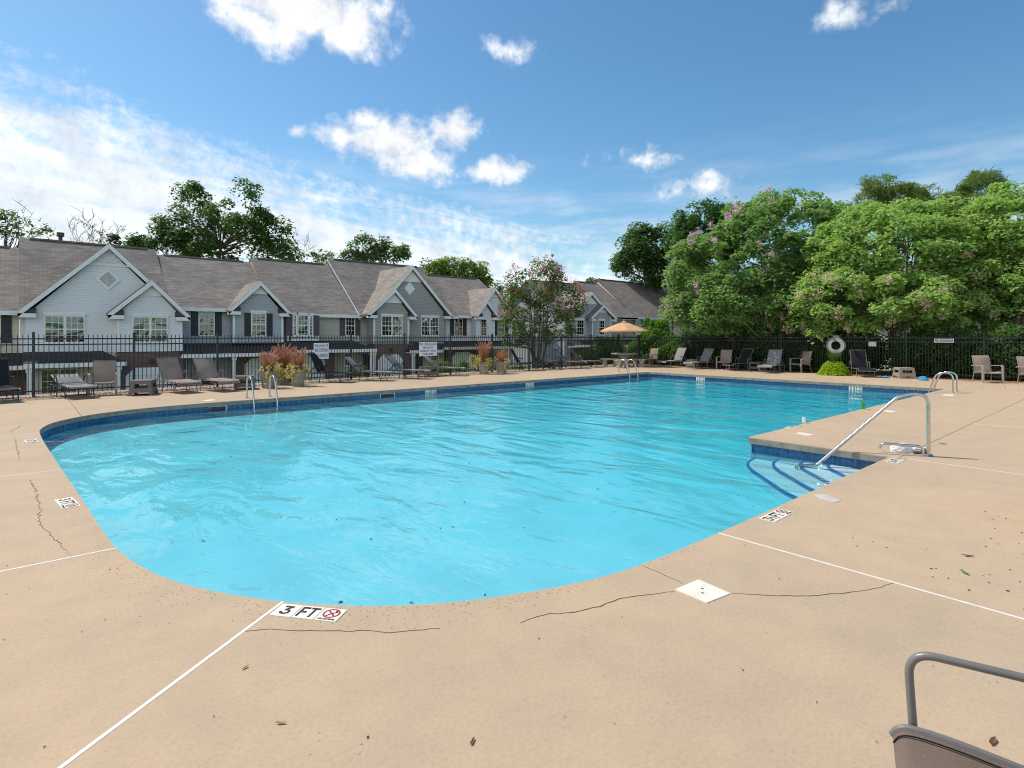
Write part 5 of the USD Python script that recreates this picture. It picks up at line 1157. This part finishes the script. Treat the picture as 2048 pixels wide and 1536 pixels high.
d_ = unique('/World', 'sunken_leaf_bits'); usdkit.mesh(stage, d_, leaves(rng, np.hstack([q, (fz(q[:, 1]) + .012)[:, None]]), .035, 4.0, .5, var=.7), M['debris']); tag(d_, 'dark leaf bits settled on the shallow pool floor', 'leaf debris', kind='stuff')
band = sbox(23.4, 0.5, 28.9, 20.5).union(sbox(20, -3, 27, 2.3))
p = rng.uniform((23.3, -3), (31.0, 21.0), (9000, 2)); keep = rng.uniform(0, 1, len(p)) < np.clip((p[:, 0] - 23.2) / 4.5, .03, 1) ** 1.5; p = p[keep]
rim = pool.exterior; pp = []
while len(pp) < 2200:
    w_ = np.array(rim.interpolate(rng.uniform(0, rim.length)).coords[0]) + rng.normal(0, .16, 2)
    if w_[1] < 12 and w_[0] < 11 and not pool.buffer(.01).contains(Point(*w_)) and meshkit.noise(np.array([[w_[0] * 1.3, w_[1] * 1.3, 0]]), 3)[0] > .42: pp.append(w_)
d_ = unique('/World', 'deck_pits'); usdkit.mesh(stage, d_, leaves(rng, np.hstack([np.array(pp), np.full((len(pp), 1), .0022)]), .0065, 30.0, .7, var=.7), M['darkgap']); tag(d_, 'small dark pits in the worn concrete along the pool edge', 'deck pits', kind='stuff')
d_ = unique('/World', 'leaf_litter'); usdkit.mesh(stage, d_, leaves(rng, np.hstack([p, np.full((len(p), 1), .008)]), .035, 4.0, .6, var=.6), M['litter']); tag(d_, 'reddish fallen leaves and petals along the hedge side of the deck', 'leaf litter', kind='stuff')
p = rng.uniform((-3, 19.8), (26, 21.4), (4000, 2)); keep = rng.uniform(0, 1, len(p)) < np.clip((p[:, 1] - 19.9) / 1.2, .03, 1); p = p[keep]
def pebbles(p, s):
    n = len(p); o = np.array([(1, 0, 0), (0, 1, 0), (-1, 0, 0), (0, -1, 0), (0, 0, .8)]); k = rng.uniform(.5, 1.4, (n, 1, 1)) * s; v = np.hstack([p, np.zeros((n, 1))])[:, None] + o[None] * k
    b = np.arange(n)[:, None] * 5; return v.reshape(-1, 3), np.vstack([np.hstack([b + i, b + (i + 1) % 4, b + 4]) for i in range(4)])
d_ = unique('/World', 'pebbles'); usdkit.mesh(stage, d_, pebbles(p[p[:, 1] > 20.6], .03), M['gravel']); tag(d_, 'brown pebbles and chips along the foot of the fence', 'pebbles', kind='stuff')
for u, v, m_, L_, lab in ((1937, 1113, 'leafbrown', .038, 'curled brown leaf on the right deck'), (1930, 1147, 'leafgreen1', .04, 'green leaf lying below the brown leaf'), (945, 1485, 'leafbrown', .022, 'small brown leaf near the bottom middle'), (562, 1448, 'leaftan', .022, 'small yellow leaf at the bottom of the deck'), (490, 1337, 'leaftan', .02, 'tan leaf left of the nearest depth marker'), (1985, 1486, 'leafbrown', .032, 'brown leaf beside the foreground armchair'), (970, 1192, 'doordark', .02, 'dark leaf floating at the near pool edge'), (1885, 888, 'leafbrown', .05, 'brown leaf behind the handrail')):
    x, y = on(u, v, WATER if 'floating' in lab else 0)
    t = thing('fallen_leaf', lab, 'leaf', (x, y, WATER + .004 if 'floating' in lab else .004), float(rng.uniform(0, 360)))
    k = np.linspace(-1, 1, 9); w_ = .32 * np.sqrt(np.maximum(0, 1 - k ** 2)) * (1 - .25 * k); vv = [(L_ * a, s * L_ * w, L_ * (.22 * a * a + .12 * abs(s))) for a, w in zip(k, w_) for s in (-1, 0, 1)]
    ff = [(i * 3 + j, (i + 1) * 3 + j, (i + 1) * 3 + j + 1, i * 3 + j + 1) for i in range(8) for j in range(2)]
    part(t, 'blade', (np.array(vv), np.array(ff)), m_); part(t, 'stalk', MB().tube([(-L_ * 1.4, 0, L_ * .2), (-L_ * .9, 0, L_ * .2)], L_ * .03, 4), m_)
# ------------------------------------------------------------------ trees, hedge, bushes
def lobe(u, v, ru, rv, Y, depth=None):
    """an ellipsoid of foliage seen at the pixel (u, v), Y metres along the view axis"""
    x = (u - 1024) / FOC * Y; p = np.array([x * D1[0] + Y * FW[0], -x * D1[1] + Y * FW[1], EYE + (HOR - v) / FOC * Y])
    rx, rz = ru / FOC * Y, rv / FOC * Y
    return p, np.array([rx, depth or (rx + rz) / 2, rz])
AX = np.array([[D1[0], -D1[1], 0], [FW[0], FW[1], 0], [0, 0, 1.0]])
def foliage(rng, lobes, clump, per, size, fill=.6, up=.8, aspect=.55, dens=1.0, gap=0.0, squash=.92, under=-.75):
    """leaves on tufts that stand on and inside the lobes; returns the leaves' mesh and the middles of the tufts"""
    C, R = [], []
    for i, (c, r) in enumerate(lobes):
        area = (r[0] * r[1] + r[1] * r[2] + r[0] * r[2]) * 4.2
        n = max(5, int(dens * area / clump ** 2 * .42))
        d = rng.normal(size=(n, 3)); d /= np.linalg.norm(d, axis=1, keepdims=True)
        k = rng.uniform(fill, 1.0, n) ** .5; k = np.where(rng.uniform(0, 1, n) < .16, rng.uniform(1.02, 1.16, n), k)
        p = c + (d * k[:, None] * r) @ AX; keep = np.ones(n, bool)
        for j, (c2, r2) in enumerate(lobes):      # not deep inside a neighbour
            if j != i: keep &= np.linalg.norm(((p - c2) @ AX.T) / r2, axis=1) > .78
        if gap: keep &= meshkit.noise((d * r) / gap + c * .37, 5) < .68
        C.append(p[keep]); R.append(clump * rng.uniform(.6, 1.35, int(keep.sum())))
    C, R = np.vstack(C), np.concatenate(R); n = len(C)
    d = rng.normal(size=(n, per, 3)); d[:, :, 2] = np.where(d[:, :, 2] < under, -d[:, :, 2], d[:, :, 2]); d /= np.linalg.norm(d, axis=2, keepdims=True)
    k = rng.uniform(.25, 1, (n, per, 1)) ** .35 * (1 + .25 * rng.normal(size=(n, per, 1)) * (rng.uniform(0, 1, (n, per, 1)) < .3))
    off = d * k * R[:, None, None]; off[:, :, 2] *= squash
    P = (C[:, None] + off).reshape(-1, 3)
    return leaves(rng, P, size, up, aspect, nrm=d.reshape(-1, 3) * .55), C
def limbs(rng, base, C, stems=1, r0=.16, spread=.35, n=26, fork=.45, lean=.0, rmin=.018, split=1.6):
    """stems from the ground, and a limb from a stem to some of the clumps"""
    base = np.array(base, float); top = C[:, 2].max(); mid = C.mean(0); tubes = []
    main = []
    for s in range(stems):
        a = 2 * np.pi * s / max(1, stems) + rng.uniform(0, .8); b0 = base + (np.array([math.cos(a), math.sin(a), 0]) * spread * .35 if stems > 1 else 0)
        far = C[rng.choice(len(C), min(len(C), 12), replace=False)].mean(0)
        e = base * .3 + mid * .45 + far * .25; e[2] = base[2] + (top - base[2]) * rng.uniform(.6, .78)
        if stems > 1: e[:2] += np.array([math.cos(a), math.sin(a)]) * spread * split
        m1 = b0 + (e - b0) * .35 + np.array([math.cos(a), math.sin(a), 0]) * spread * .25 + rng.normal(0, .06, 3) * (top - base[2]) * .15; m2 = b0 + (e - b0) * .68 + rng.normal(0, .06, 3) * (top - base[2]) * .2
        p = smoothline([b0 - [0, 0, .1], b0 + (m1 - b0) * .3, m1, m2, e], 5); r = r0 * np.linspace(1.1, .28, len(p)) * rng.uniform(.75, 1.1)
        tubes.append((p, r)); main.append((p, r))
    for c in C[rng.choice(len(C), min(n, len(C)), replace=False)]:
        p, r = main[int(np.argmin([np.linalg.norm(q[0] - c, axis=1).min() for q in main]))]
        low = p[:, 2] < c[2] - .15 * np.linalg.norm(p[:, :2] - c[:2], axis=1); idx = np.where(low & (np.arange(len(p)) > len(p) * fork * .7))[0]
        i = int(idx[-1]) if len(idx) else int(len(p) * fork); i = max(1, min(i, len(p) - 2))
        s = p[i]; mm = (s + c) / 2 + rng.normal(0, .08, 3) * np.linalg.norm(c - s); mm[2] -= .05 * np.linalg.norm(c - s) * rng.uniform(-1, 1)
        q = smoothline([s, mm, c], 5); tubes.append((q, np.linspace(min(r[i] * .75, .03 + .018 * np.linalg.norm(c - s)), rmin, len(q))))
    return main, tubes
def tree(name, label, cat, base, lobes, leaf, clump=.55, per=60, size=.15, bark='bark', stems=1, r0=.16, spread=.3, n=26, seed=1, group=None, bloom=None, **k):
    rng = np.random.default_rng(seed); base = np.array(base, float)
    T = thing(name, label, cat, base, 0, group)
    lk = {x: k.pop(x) for x in ('fork', 'rmin', 'split') if x in k}
    fm, C = foliage(rng, lobes, clump, per, size, **k)
    main, tubes = limbs(rng, base, C, stems, r0, spread, n, **lk)
    for p, r in main: part(T, 'trunk', MB().tube(p, r, 9), bark, smooth=True, off=base)
    mb = MB()
    for p, r in tubes[len(main):]: mb.tube(p, r, 5)
    part(T, 'limbs', mb, bark, smooth=True, off=base, kind='stuff')
    part(T, 'crown', fm, leaf, off=base, kind='stuff')
    if bloom:
        m_, cnt_, per_, sel = bloom
        ctr = np.mean([l[0] for l in lobes], 0)
        Cs = C[sel(C)] if sel else C
        # blossoms stand at the outside of the crown
        idx = rng.choice(len(Cs), min(cnt_, len(Cs)), replace=False); c = Cs[idx]; d = c - ctr; d /= np.linalg.norm(d, axis=1, keepdims=True); c = c + (d + [0, 0, .4]) * clump * .85
        P = (c[:, None] + rng.normal(0, .10, (len(c), per_, 3)) * rng.uniform(.5, 1.3, (len(c), 1, 1)) * [1, 1, 1.3]).reshape(-1, 3)
        part(T, 'blossoms', leaves(rng, P, .085, .3, .8), m_, off=base, kind='stuff')
    return T
def bare(name, label, base, h, seed, bark='barkdark', spread=.35, r0=.10):
    rng = np.random.default_rng(seed); base = np.array(base, float); T = thing(name, label, 'tree', base, 0); mb = MB(); tr = MB()
    def grow(p, d, L, r, lev):
        n = 5; pts = [p]; 
        for k in range(n): d = d + rng.normal(0, .12, 3); d[2] += .05; d /= np.linalg.norm(d); pts.append(pts[-1] + d * L / n)
        pts = np.array(pts); (tr if lev == 0 else mb).tube(pts, np.linspace(r, r * .45, n + 1), 5)
        if lev < 4:
            for k in range(4 if lev < 2 else 3):
                i = rng.integers(2 if lev else 3, n + 1); dd = d + rng.normal(0, .62, 3) * [1, 1, .6]; dd[2] = abs(dd[2]) * .8 + .2; grow(pts[i], dd / np.linalg.norm(dd), L * rng.uniform(.45, .68), max(r * .5, .022), lev + 1)
    grow(base, np.array([0, 0, 1.0]), h * .5, r0, 0)
    part(T, 'trunk', tr, bark, smooth=True, off=base); part(T, 'branches', mb, bark, smooth=True, off=base, kind='stuff')
def at(u, Y, z=GZ): x = (u - 1024) / FOC * Y; return (x * D1[0] + Y * FW[0], -x * D1[1] + Y * FW[1], z)
def lobes_px(Y, *ls): return [lobe(*l[:4], Y + (l[4] if len(l) > 4 else 0)) for l in ls]

# flowering trees behind the hedge side fence
low = lambda C: C[:, 2] < 5.2
GM = 'crape myrtles behind the hedge side fence'
tree('crape_myrtle', 'large crape myrtle with pink blossoms right of the far houses', 'tree', at(1542, 31.0, 0), lobes_px(32.0, (1560, 500, 118, 105), (1450, 540, 90, 88, -.5), (1620, 560, 95, 95), (1480, 610, 105, 65, -1.5), (1600, 470, 70, 80, .5), (1400, 600, 60, 50, -.5), (1585, 640, 110, 40, -1.0), (1500, 470, 55, 55), (1400, 560, 55, 60), (1650, 500, 55, 75, .5), (1385, 640, 40, 30, -.5)),
     'leafmyrtle', clump=.62, per=150, size=.21, squash=.74, under=-.45, bark='barkpale', stems=4, r0=.12, spread=.35, n=46, seed=21, group=GM, bloom=('bloompink', 75, 50, lambda C: (C @ np.array([D1[0], -D1[1], 0]) < 14.6)), dens=1.4)
tree('crape_myrtle', 'broad yellow green crape myrtle over the life ring and trunk cluster', 'tree', at(1800, 25.3, 0), lobes_px(28.0, (1760, 520, 125, 95), (1880, 540, 110, 100, -.5), (1700, 600, 80, 70, -1), (1950, 580, 80, 90, -1), (1800, 610, 130, 55, -2), (1690, 515, 62, 60), (1660, 590, 50, 50, -.5), (1880, 480, 100, 60), (1730, 470, 60, 55, 1), (1622, 640, 34, 36, -1.0), (1830, 455, 80, 40, .5)),
     'leafmyrtleyellow', clump=.55, per=150, size=.185, squash=.74, under=-.45, bark='bark', stems=9, r0=.075, spread=.42, n=50, seed=22, group=GM, bloom=('bloompale', 75, 80, low), dens=1.45, split=1.1)
tree('crape_myrtle', 'crape myrtle with a thick dark trunk at the right edge', 'tree', at(2036, 23.8, 0), lobes_px(26.5, (2010, 480, 85, 90), (2090, 520, 110, 110), (1990, 590, 70, 65, -1), (2070, 600, 90, 60, -1), (2030, 430, 60, 50, .5)),
     'leafmyrtleyellow', clump=.55, per=150, size=.185, squash=.74, under=-.45, bark='bark', stems=2, r0=.16, spread=.2, n=34, seed=23, group=GM, bloom=('bloompale', 22, 70, low), dens=1.4)
# in front of the gap between the rows
tree('crape_myrtle', 'spreading thin crowned crape myrtle with rusty pink tops before the house gap', 'tree', at(1072, 38.5, -.9), lobes_px(38.5, (1075, 575, 55, 48), (1045, 620, 45, 50), (1115, 610, 50, 45), (1080, 650, 70, 34), (1030, 665, 28, 32), (1120, 655, 32, 24), (1085, 545, 32, 24), (1140, 630, 22, 16)),
     'leaftired', clump=.48, per=60, size=.17, bark='bark', stems=6, r0=.085, spread=.4, n=70, seed=24, bloom=('bloomrose', 95, 34, lambda C: C[:, 2] > 3.0), dens=.95, fork=.35)
# behind the houses
tree('shade_tree', 'tall irregular broadleaf tree above the white and blue grey houses', 'tree', at(455, 62), lobes_px(62, (393, 388, 30, 28), (382, 425, 36, 22), (470, 395, 42, 24), (487, 430, 48, 28), (430, 450, 60, 36), (350, 455, 30, 16), (385, 480, 45, 28), (480, 480, 62, 34), (540, 460, 32, 24), (550, 500, 28, 30), (440, 500, 80, 30), (415, 405, 18, 18)),
     'leafdark', clump=1.05, per=120, size=.36, r0=.5, n=44, seed=31, dens=1.25, gap=3.2)
tree('shade_tree', 'low broadleaf tree top above the ridge of the big gable', 'tree', at(280, 60), lobes_px(60, (250, 487, 32, 12), (300, 487, 36, 16), (345, 485, 24, 18)), 'leafmid', clump=.9, per=100, size=.34, r0=.3, n=14, seed=32, dens=1.4)
tree('shade_tree', 'reddish leaved tree at the left edge above the cream house', 'tree', at(30, 58), lobes_px(58, (15, 455, 28, 28), (60, 462, 30, 16), (85, 455, 14, 14), (-20, 450, 40, 40)), 'leafrusty', clump=.8, per=26, size=.36, r0=.3, n=26, seed=33, dens=.8)
bare('bare_tree', 'bare branched tree left of the roof flue', at(35, 57, 0), 17.5, 41)
bare('bare_tree', 'leafless tree right of the roof flue', at(148, 60, 0), 17.0, 42)
bare('bare_tree', 'leafless tree between the tall tree and the taupe house', at(622, 66, 0), 16.5, 43)
tree('shade_tree', 'small tree top at the foot of the leafless tree', 'tree', at(590, 68), lobes_px(68, (592, 512, 14, 10), (645, 515, 24, 13), (570, 515, 20, 14)), 'leafdark', clump=.8, per=40, size=.36, r0=.25, n=8, seed=34)
tree('shade_tree', 'round two headed tree behind the taupe house', 'tree', at(752, 72), lobes_px(72, (728, 500, 30, 22), (782, 508, 28, 24), (705, 517, 18, 10), (752, 520, 40, 14)), 'leafdark', clump=1.0, per=100, size=.40, r0=.3, n=14, seed=35, gap=3.0, dens=1.3)
tree('shade_tree', 'bright yellow green tree behind the white end house', 'tree', at(915, 82), lobes_px(82, (905, 545, 42, 20), (935, 550, 34, 24), (870, 548, 24, 14), (958, 565, 22, 18)), 'leafyellow', clump=1.0, per=120, size=.38, r0=.3, n=10, seed=36, dens=1.6)
tree('shade_tree', 'dark tree top between the taupe and white end houses', 'tree', at(858, 86), lobes_px(86, (862, 538, 16, 12), (845, 550, 14, 10)), 'leafdark', clump=.9, per=44, size=.42, r0=.25, n=6, seed=37)
tree('shade_tree', 'yellowish tree just left of the spreading crape myrtle', 'tree', at(1000, 62), lobes_px(62, (985, 590, 24, 22), (1015, 600, 24, 30), (1030, 640, 20, 36), (1010, 665, 20, 30)), 'leafmid', clump=.8, per=60, size=.30, r0=.2, n=8, seed=38)
tree('shade_tree', 'tall dark tree above the farther roof left of the pink tree', 'tree', at(1300, 76), lobes_px(76, (1290, 500, 44, 36), (1330, 490, 34, 34), (1270, 530, 38, 26), (1310, 545, 60, 24), (1340, 530, 30, 40), (1285, 470, 24, 16)), 'leafdark', clump=1.1, per=130, size=.40, r0=.4, n=18, seed=39, dens=1.6)
tree('shade_tree', 'lighter tall tree close behind the pink crape myrtle', 'tree', at(1400, 70), lobes_px(70, (1400, 450, 44, 38), (1420, 500, 60, 50), (1370, 490, 28, 34), (1440, 440, 26, 20)), 'leafmid', clump=1.0, per=130, size=.36, r0=.4, n=16, seed=40, dens=1.6)
tree('shade_tree', 'small green tree top left of the far tall roof', 'tree', at(1185, 92), lobes_px(92, (1186, 566, 12, 7)), 'leafmid', clump=.8, per=50, size=.45, r0=.2, n=4, seed=44)
for k, (label, u, ls) in enumerate((('pine tree behind the middle crape myrtle', 1770, [(1760, 385, 26, 24), (1800, 400, 34, 26), (1740, 410, 26, 22), (1775, 430, 40, 26), (1735, 378, 12, 12)]), ('lower pine between two taller pines', 1860, [(1855, 400, 34, 18), (1840, 420, 36, 22), (1890, 420, 40, 24), (1870, 440, 50, 20)]), ('tallest pine tree near the right edge', 1950, [(1955, 375, 34, 24), (1975, 390, 22, 30), (1935, 405, 40, 24), (1960, 425, 46, 22), (1920, 420, 30, 20)]))):
    tree('pine_tree', label, 'tree', at(u, 46, -1), lobes_px(46, *ls), 'leafpine', clump=.62, per=110, size=.50, bark='bark', r0=.24, n=22, seed=50 + k, group='pines behind the crape myrtles', aspect=.11, up=.25, dens=1.25, gap=1.1)
# trees beyond, closing the view under the crowns
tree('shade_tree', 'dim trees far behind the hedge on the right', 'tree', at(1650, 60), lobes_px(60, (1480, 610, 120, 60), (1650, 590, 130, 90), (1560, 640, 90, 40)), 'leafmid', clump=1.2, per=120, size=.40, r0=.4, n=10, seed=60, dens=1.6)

def mass(name, label, cat, lobes, leaf, clump, per, size, seed, dens=1.0, group=None, up=.4):
    rng = np.random.default_rng(seed); fm, C = foliage(rng, lobes, clump, per, size, fill=.35, dens=dens, up=up); base = np.array([*np.mean([l[0][:2] for l in lobes], 0), 0])
    T = thing(name, label, cat, base, 0, group); part(T, 'foliage', fm, leaf, off=base, kind='stuff')
    mb = MB()
    for c in C[rng.choice(len(C), min(14, len(C)), replace=False)]: q = np.array([[c[0] * .6 + base[0] * .4, c[1] * .6 + base[1] * .4, float(ground_z(c[0], c[1])) - .05], c * .9 + base * .1, c]); mb.tube(q, [.03, .02, .01], 5)
    part(T, 'stems', mb, 'bark', off=base, kind='stuff'); return T
hl = []
for y in np.arange(18.2, 1.5, -1.1): hl.append((np.array([30.3 + .15 * math.sin(y * 3), y, .78 + .12 * math.sin(y * 2.1)]), np.array([1.0, .8, 1.0])))
mass('hedge', 'long dark evergreen hedge behind the fence under the crape myrtles', 'hedge', [(c, r) for c, r in hl if not 7.4 < c[1] < 8.6], 'leafhedge', .34, 130, .14, 71, 3.2)
mass('round_bush', 'large round clipped bush behind the fence right of the umbrella', 'bush', lobes_px(36.5, (1312, 692, 36, 48), (1300, 705, 38, 38), (1325, 712, 36, 30)), 'leafbush', .30, 110, .14, 72, 2.2)
mass('round_bush', 'round clipped bush behind the fence left of the umbrella pole', 'bush', lobes_px(37.5, (1216, 705, 28, 28), (1198, 715, 20, 18), (1172, 718, 16, 14)), 'leafbush', .30, 110, .14, 73, 2.2)
mass('round_bush', 'clipped bush in front of the hedge end beside the double fence post', 'bush', lobes_px(35.0, (1348, 708, 34, 30), (1378, 706, 26, 32), (1330, 718, 22, 20)), 'leafbush', .30, 110, .14, 74, 2.2)
mass('round_bush', 'light leaved shrub at the start of the dark hedge', 'bush', lobes_px(34.0, (1405, 706, 20, 34), (1425, 700, 16, 30)), 'leafbush', .3, 80, .10, 75, 1.4)
for k, (u, w_) in enumerate(((878, 24), (918, 18), (712, 14), (1035, 12))):
    mass('low_shrub', ('low green shrub beyond the fence under the lifeguard sign', 'low green shrub beyond the fence left of the tall red grass', 'small shrub beyond the fence behind the grey chaise', 'low plant beyond the fence between the black chaises')[k], 'shrub', lobes_px(33 if k < 2 else 30, (u, 735 if k < 2 else 742, w_, 10)), 'leafbush', .22, 60, .10, 80 + k, 1.3)
mass('yellow_shrub', 'light shrub seen through the gap in the hedge', 'shrub', [(np.array([32.5, 8.0, .6]), np.array([.8, .8, .7]))], 'leafyellow', .28, 80, .10, 90, 1.2)
# rough grass beyond the fence
rng = np.random.default_rng(91)
p = np.vstack([rng.uniform((8, 22.0), (34, 24.6), (2600, 2))])
g = []
h_ = rng.uniform(.05, .14, len(p)); a = rng.uniform(0, np.pi, len(p)); z = ground_z(p[:, 0], p[:, 1]); w_ = .02
b = np.stack([p[:, 0], p[:, 1], z], 1); d = np.stack([np.cos(a), np.sin(a), 0 * a], 1) * w_; t_ = b + np.stack([rng.normal(0, .03, len(p)), rng.normal(0, .03, len(p)), h_], 1)
gp = unique('/World', 'grass_tufts'); usdkit.mesh(stage, gp, (np.stack([b - d, b + d, t_], 1).reshape(-1, 3), np.arange(len(p) * 3).reshape(-1, 3)), M['leafbush']); tag(gp, 'grass tufts on the bank beyond the fence', 'grass', kind='stuff')
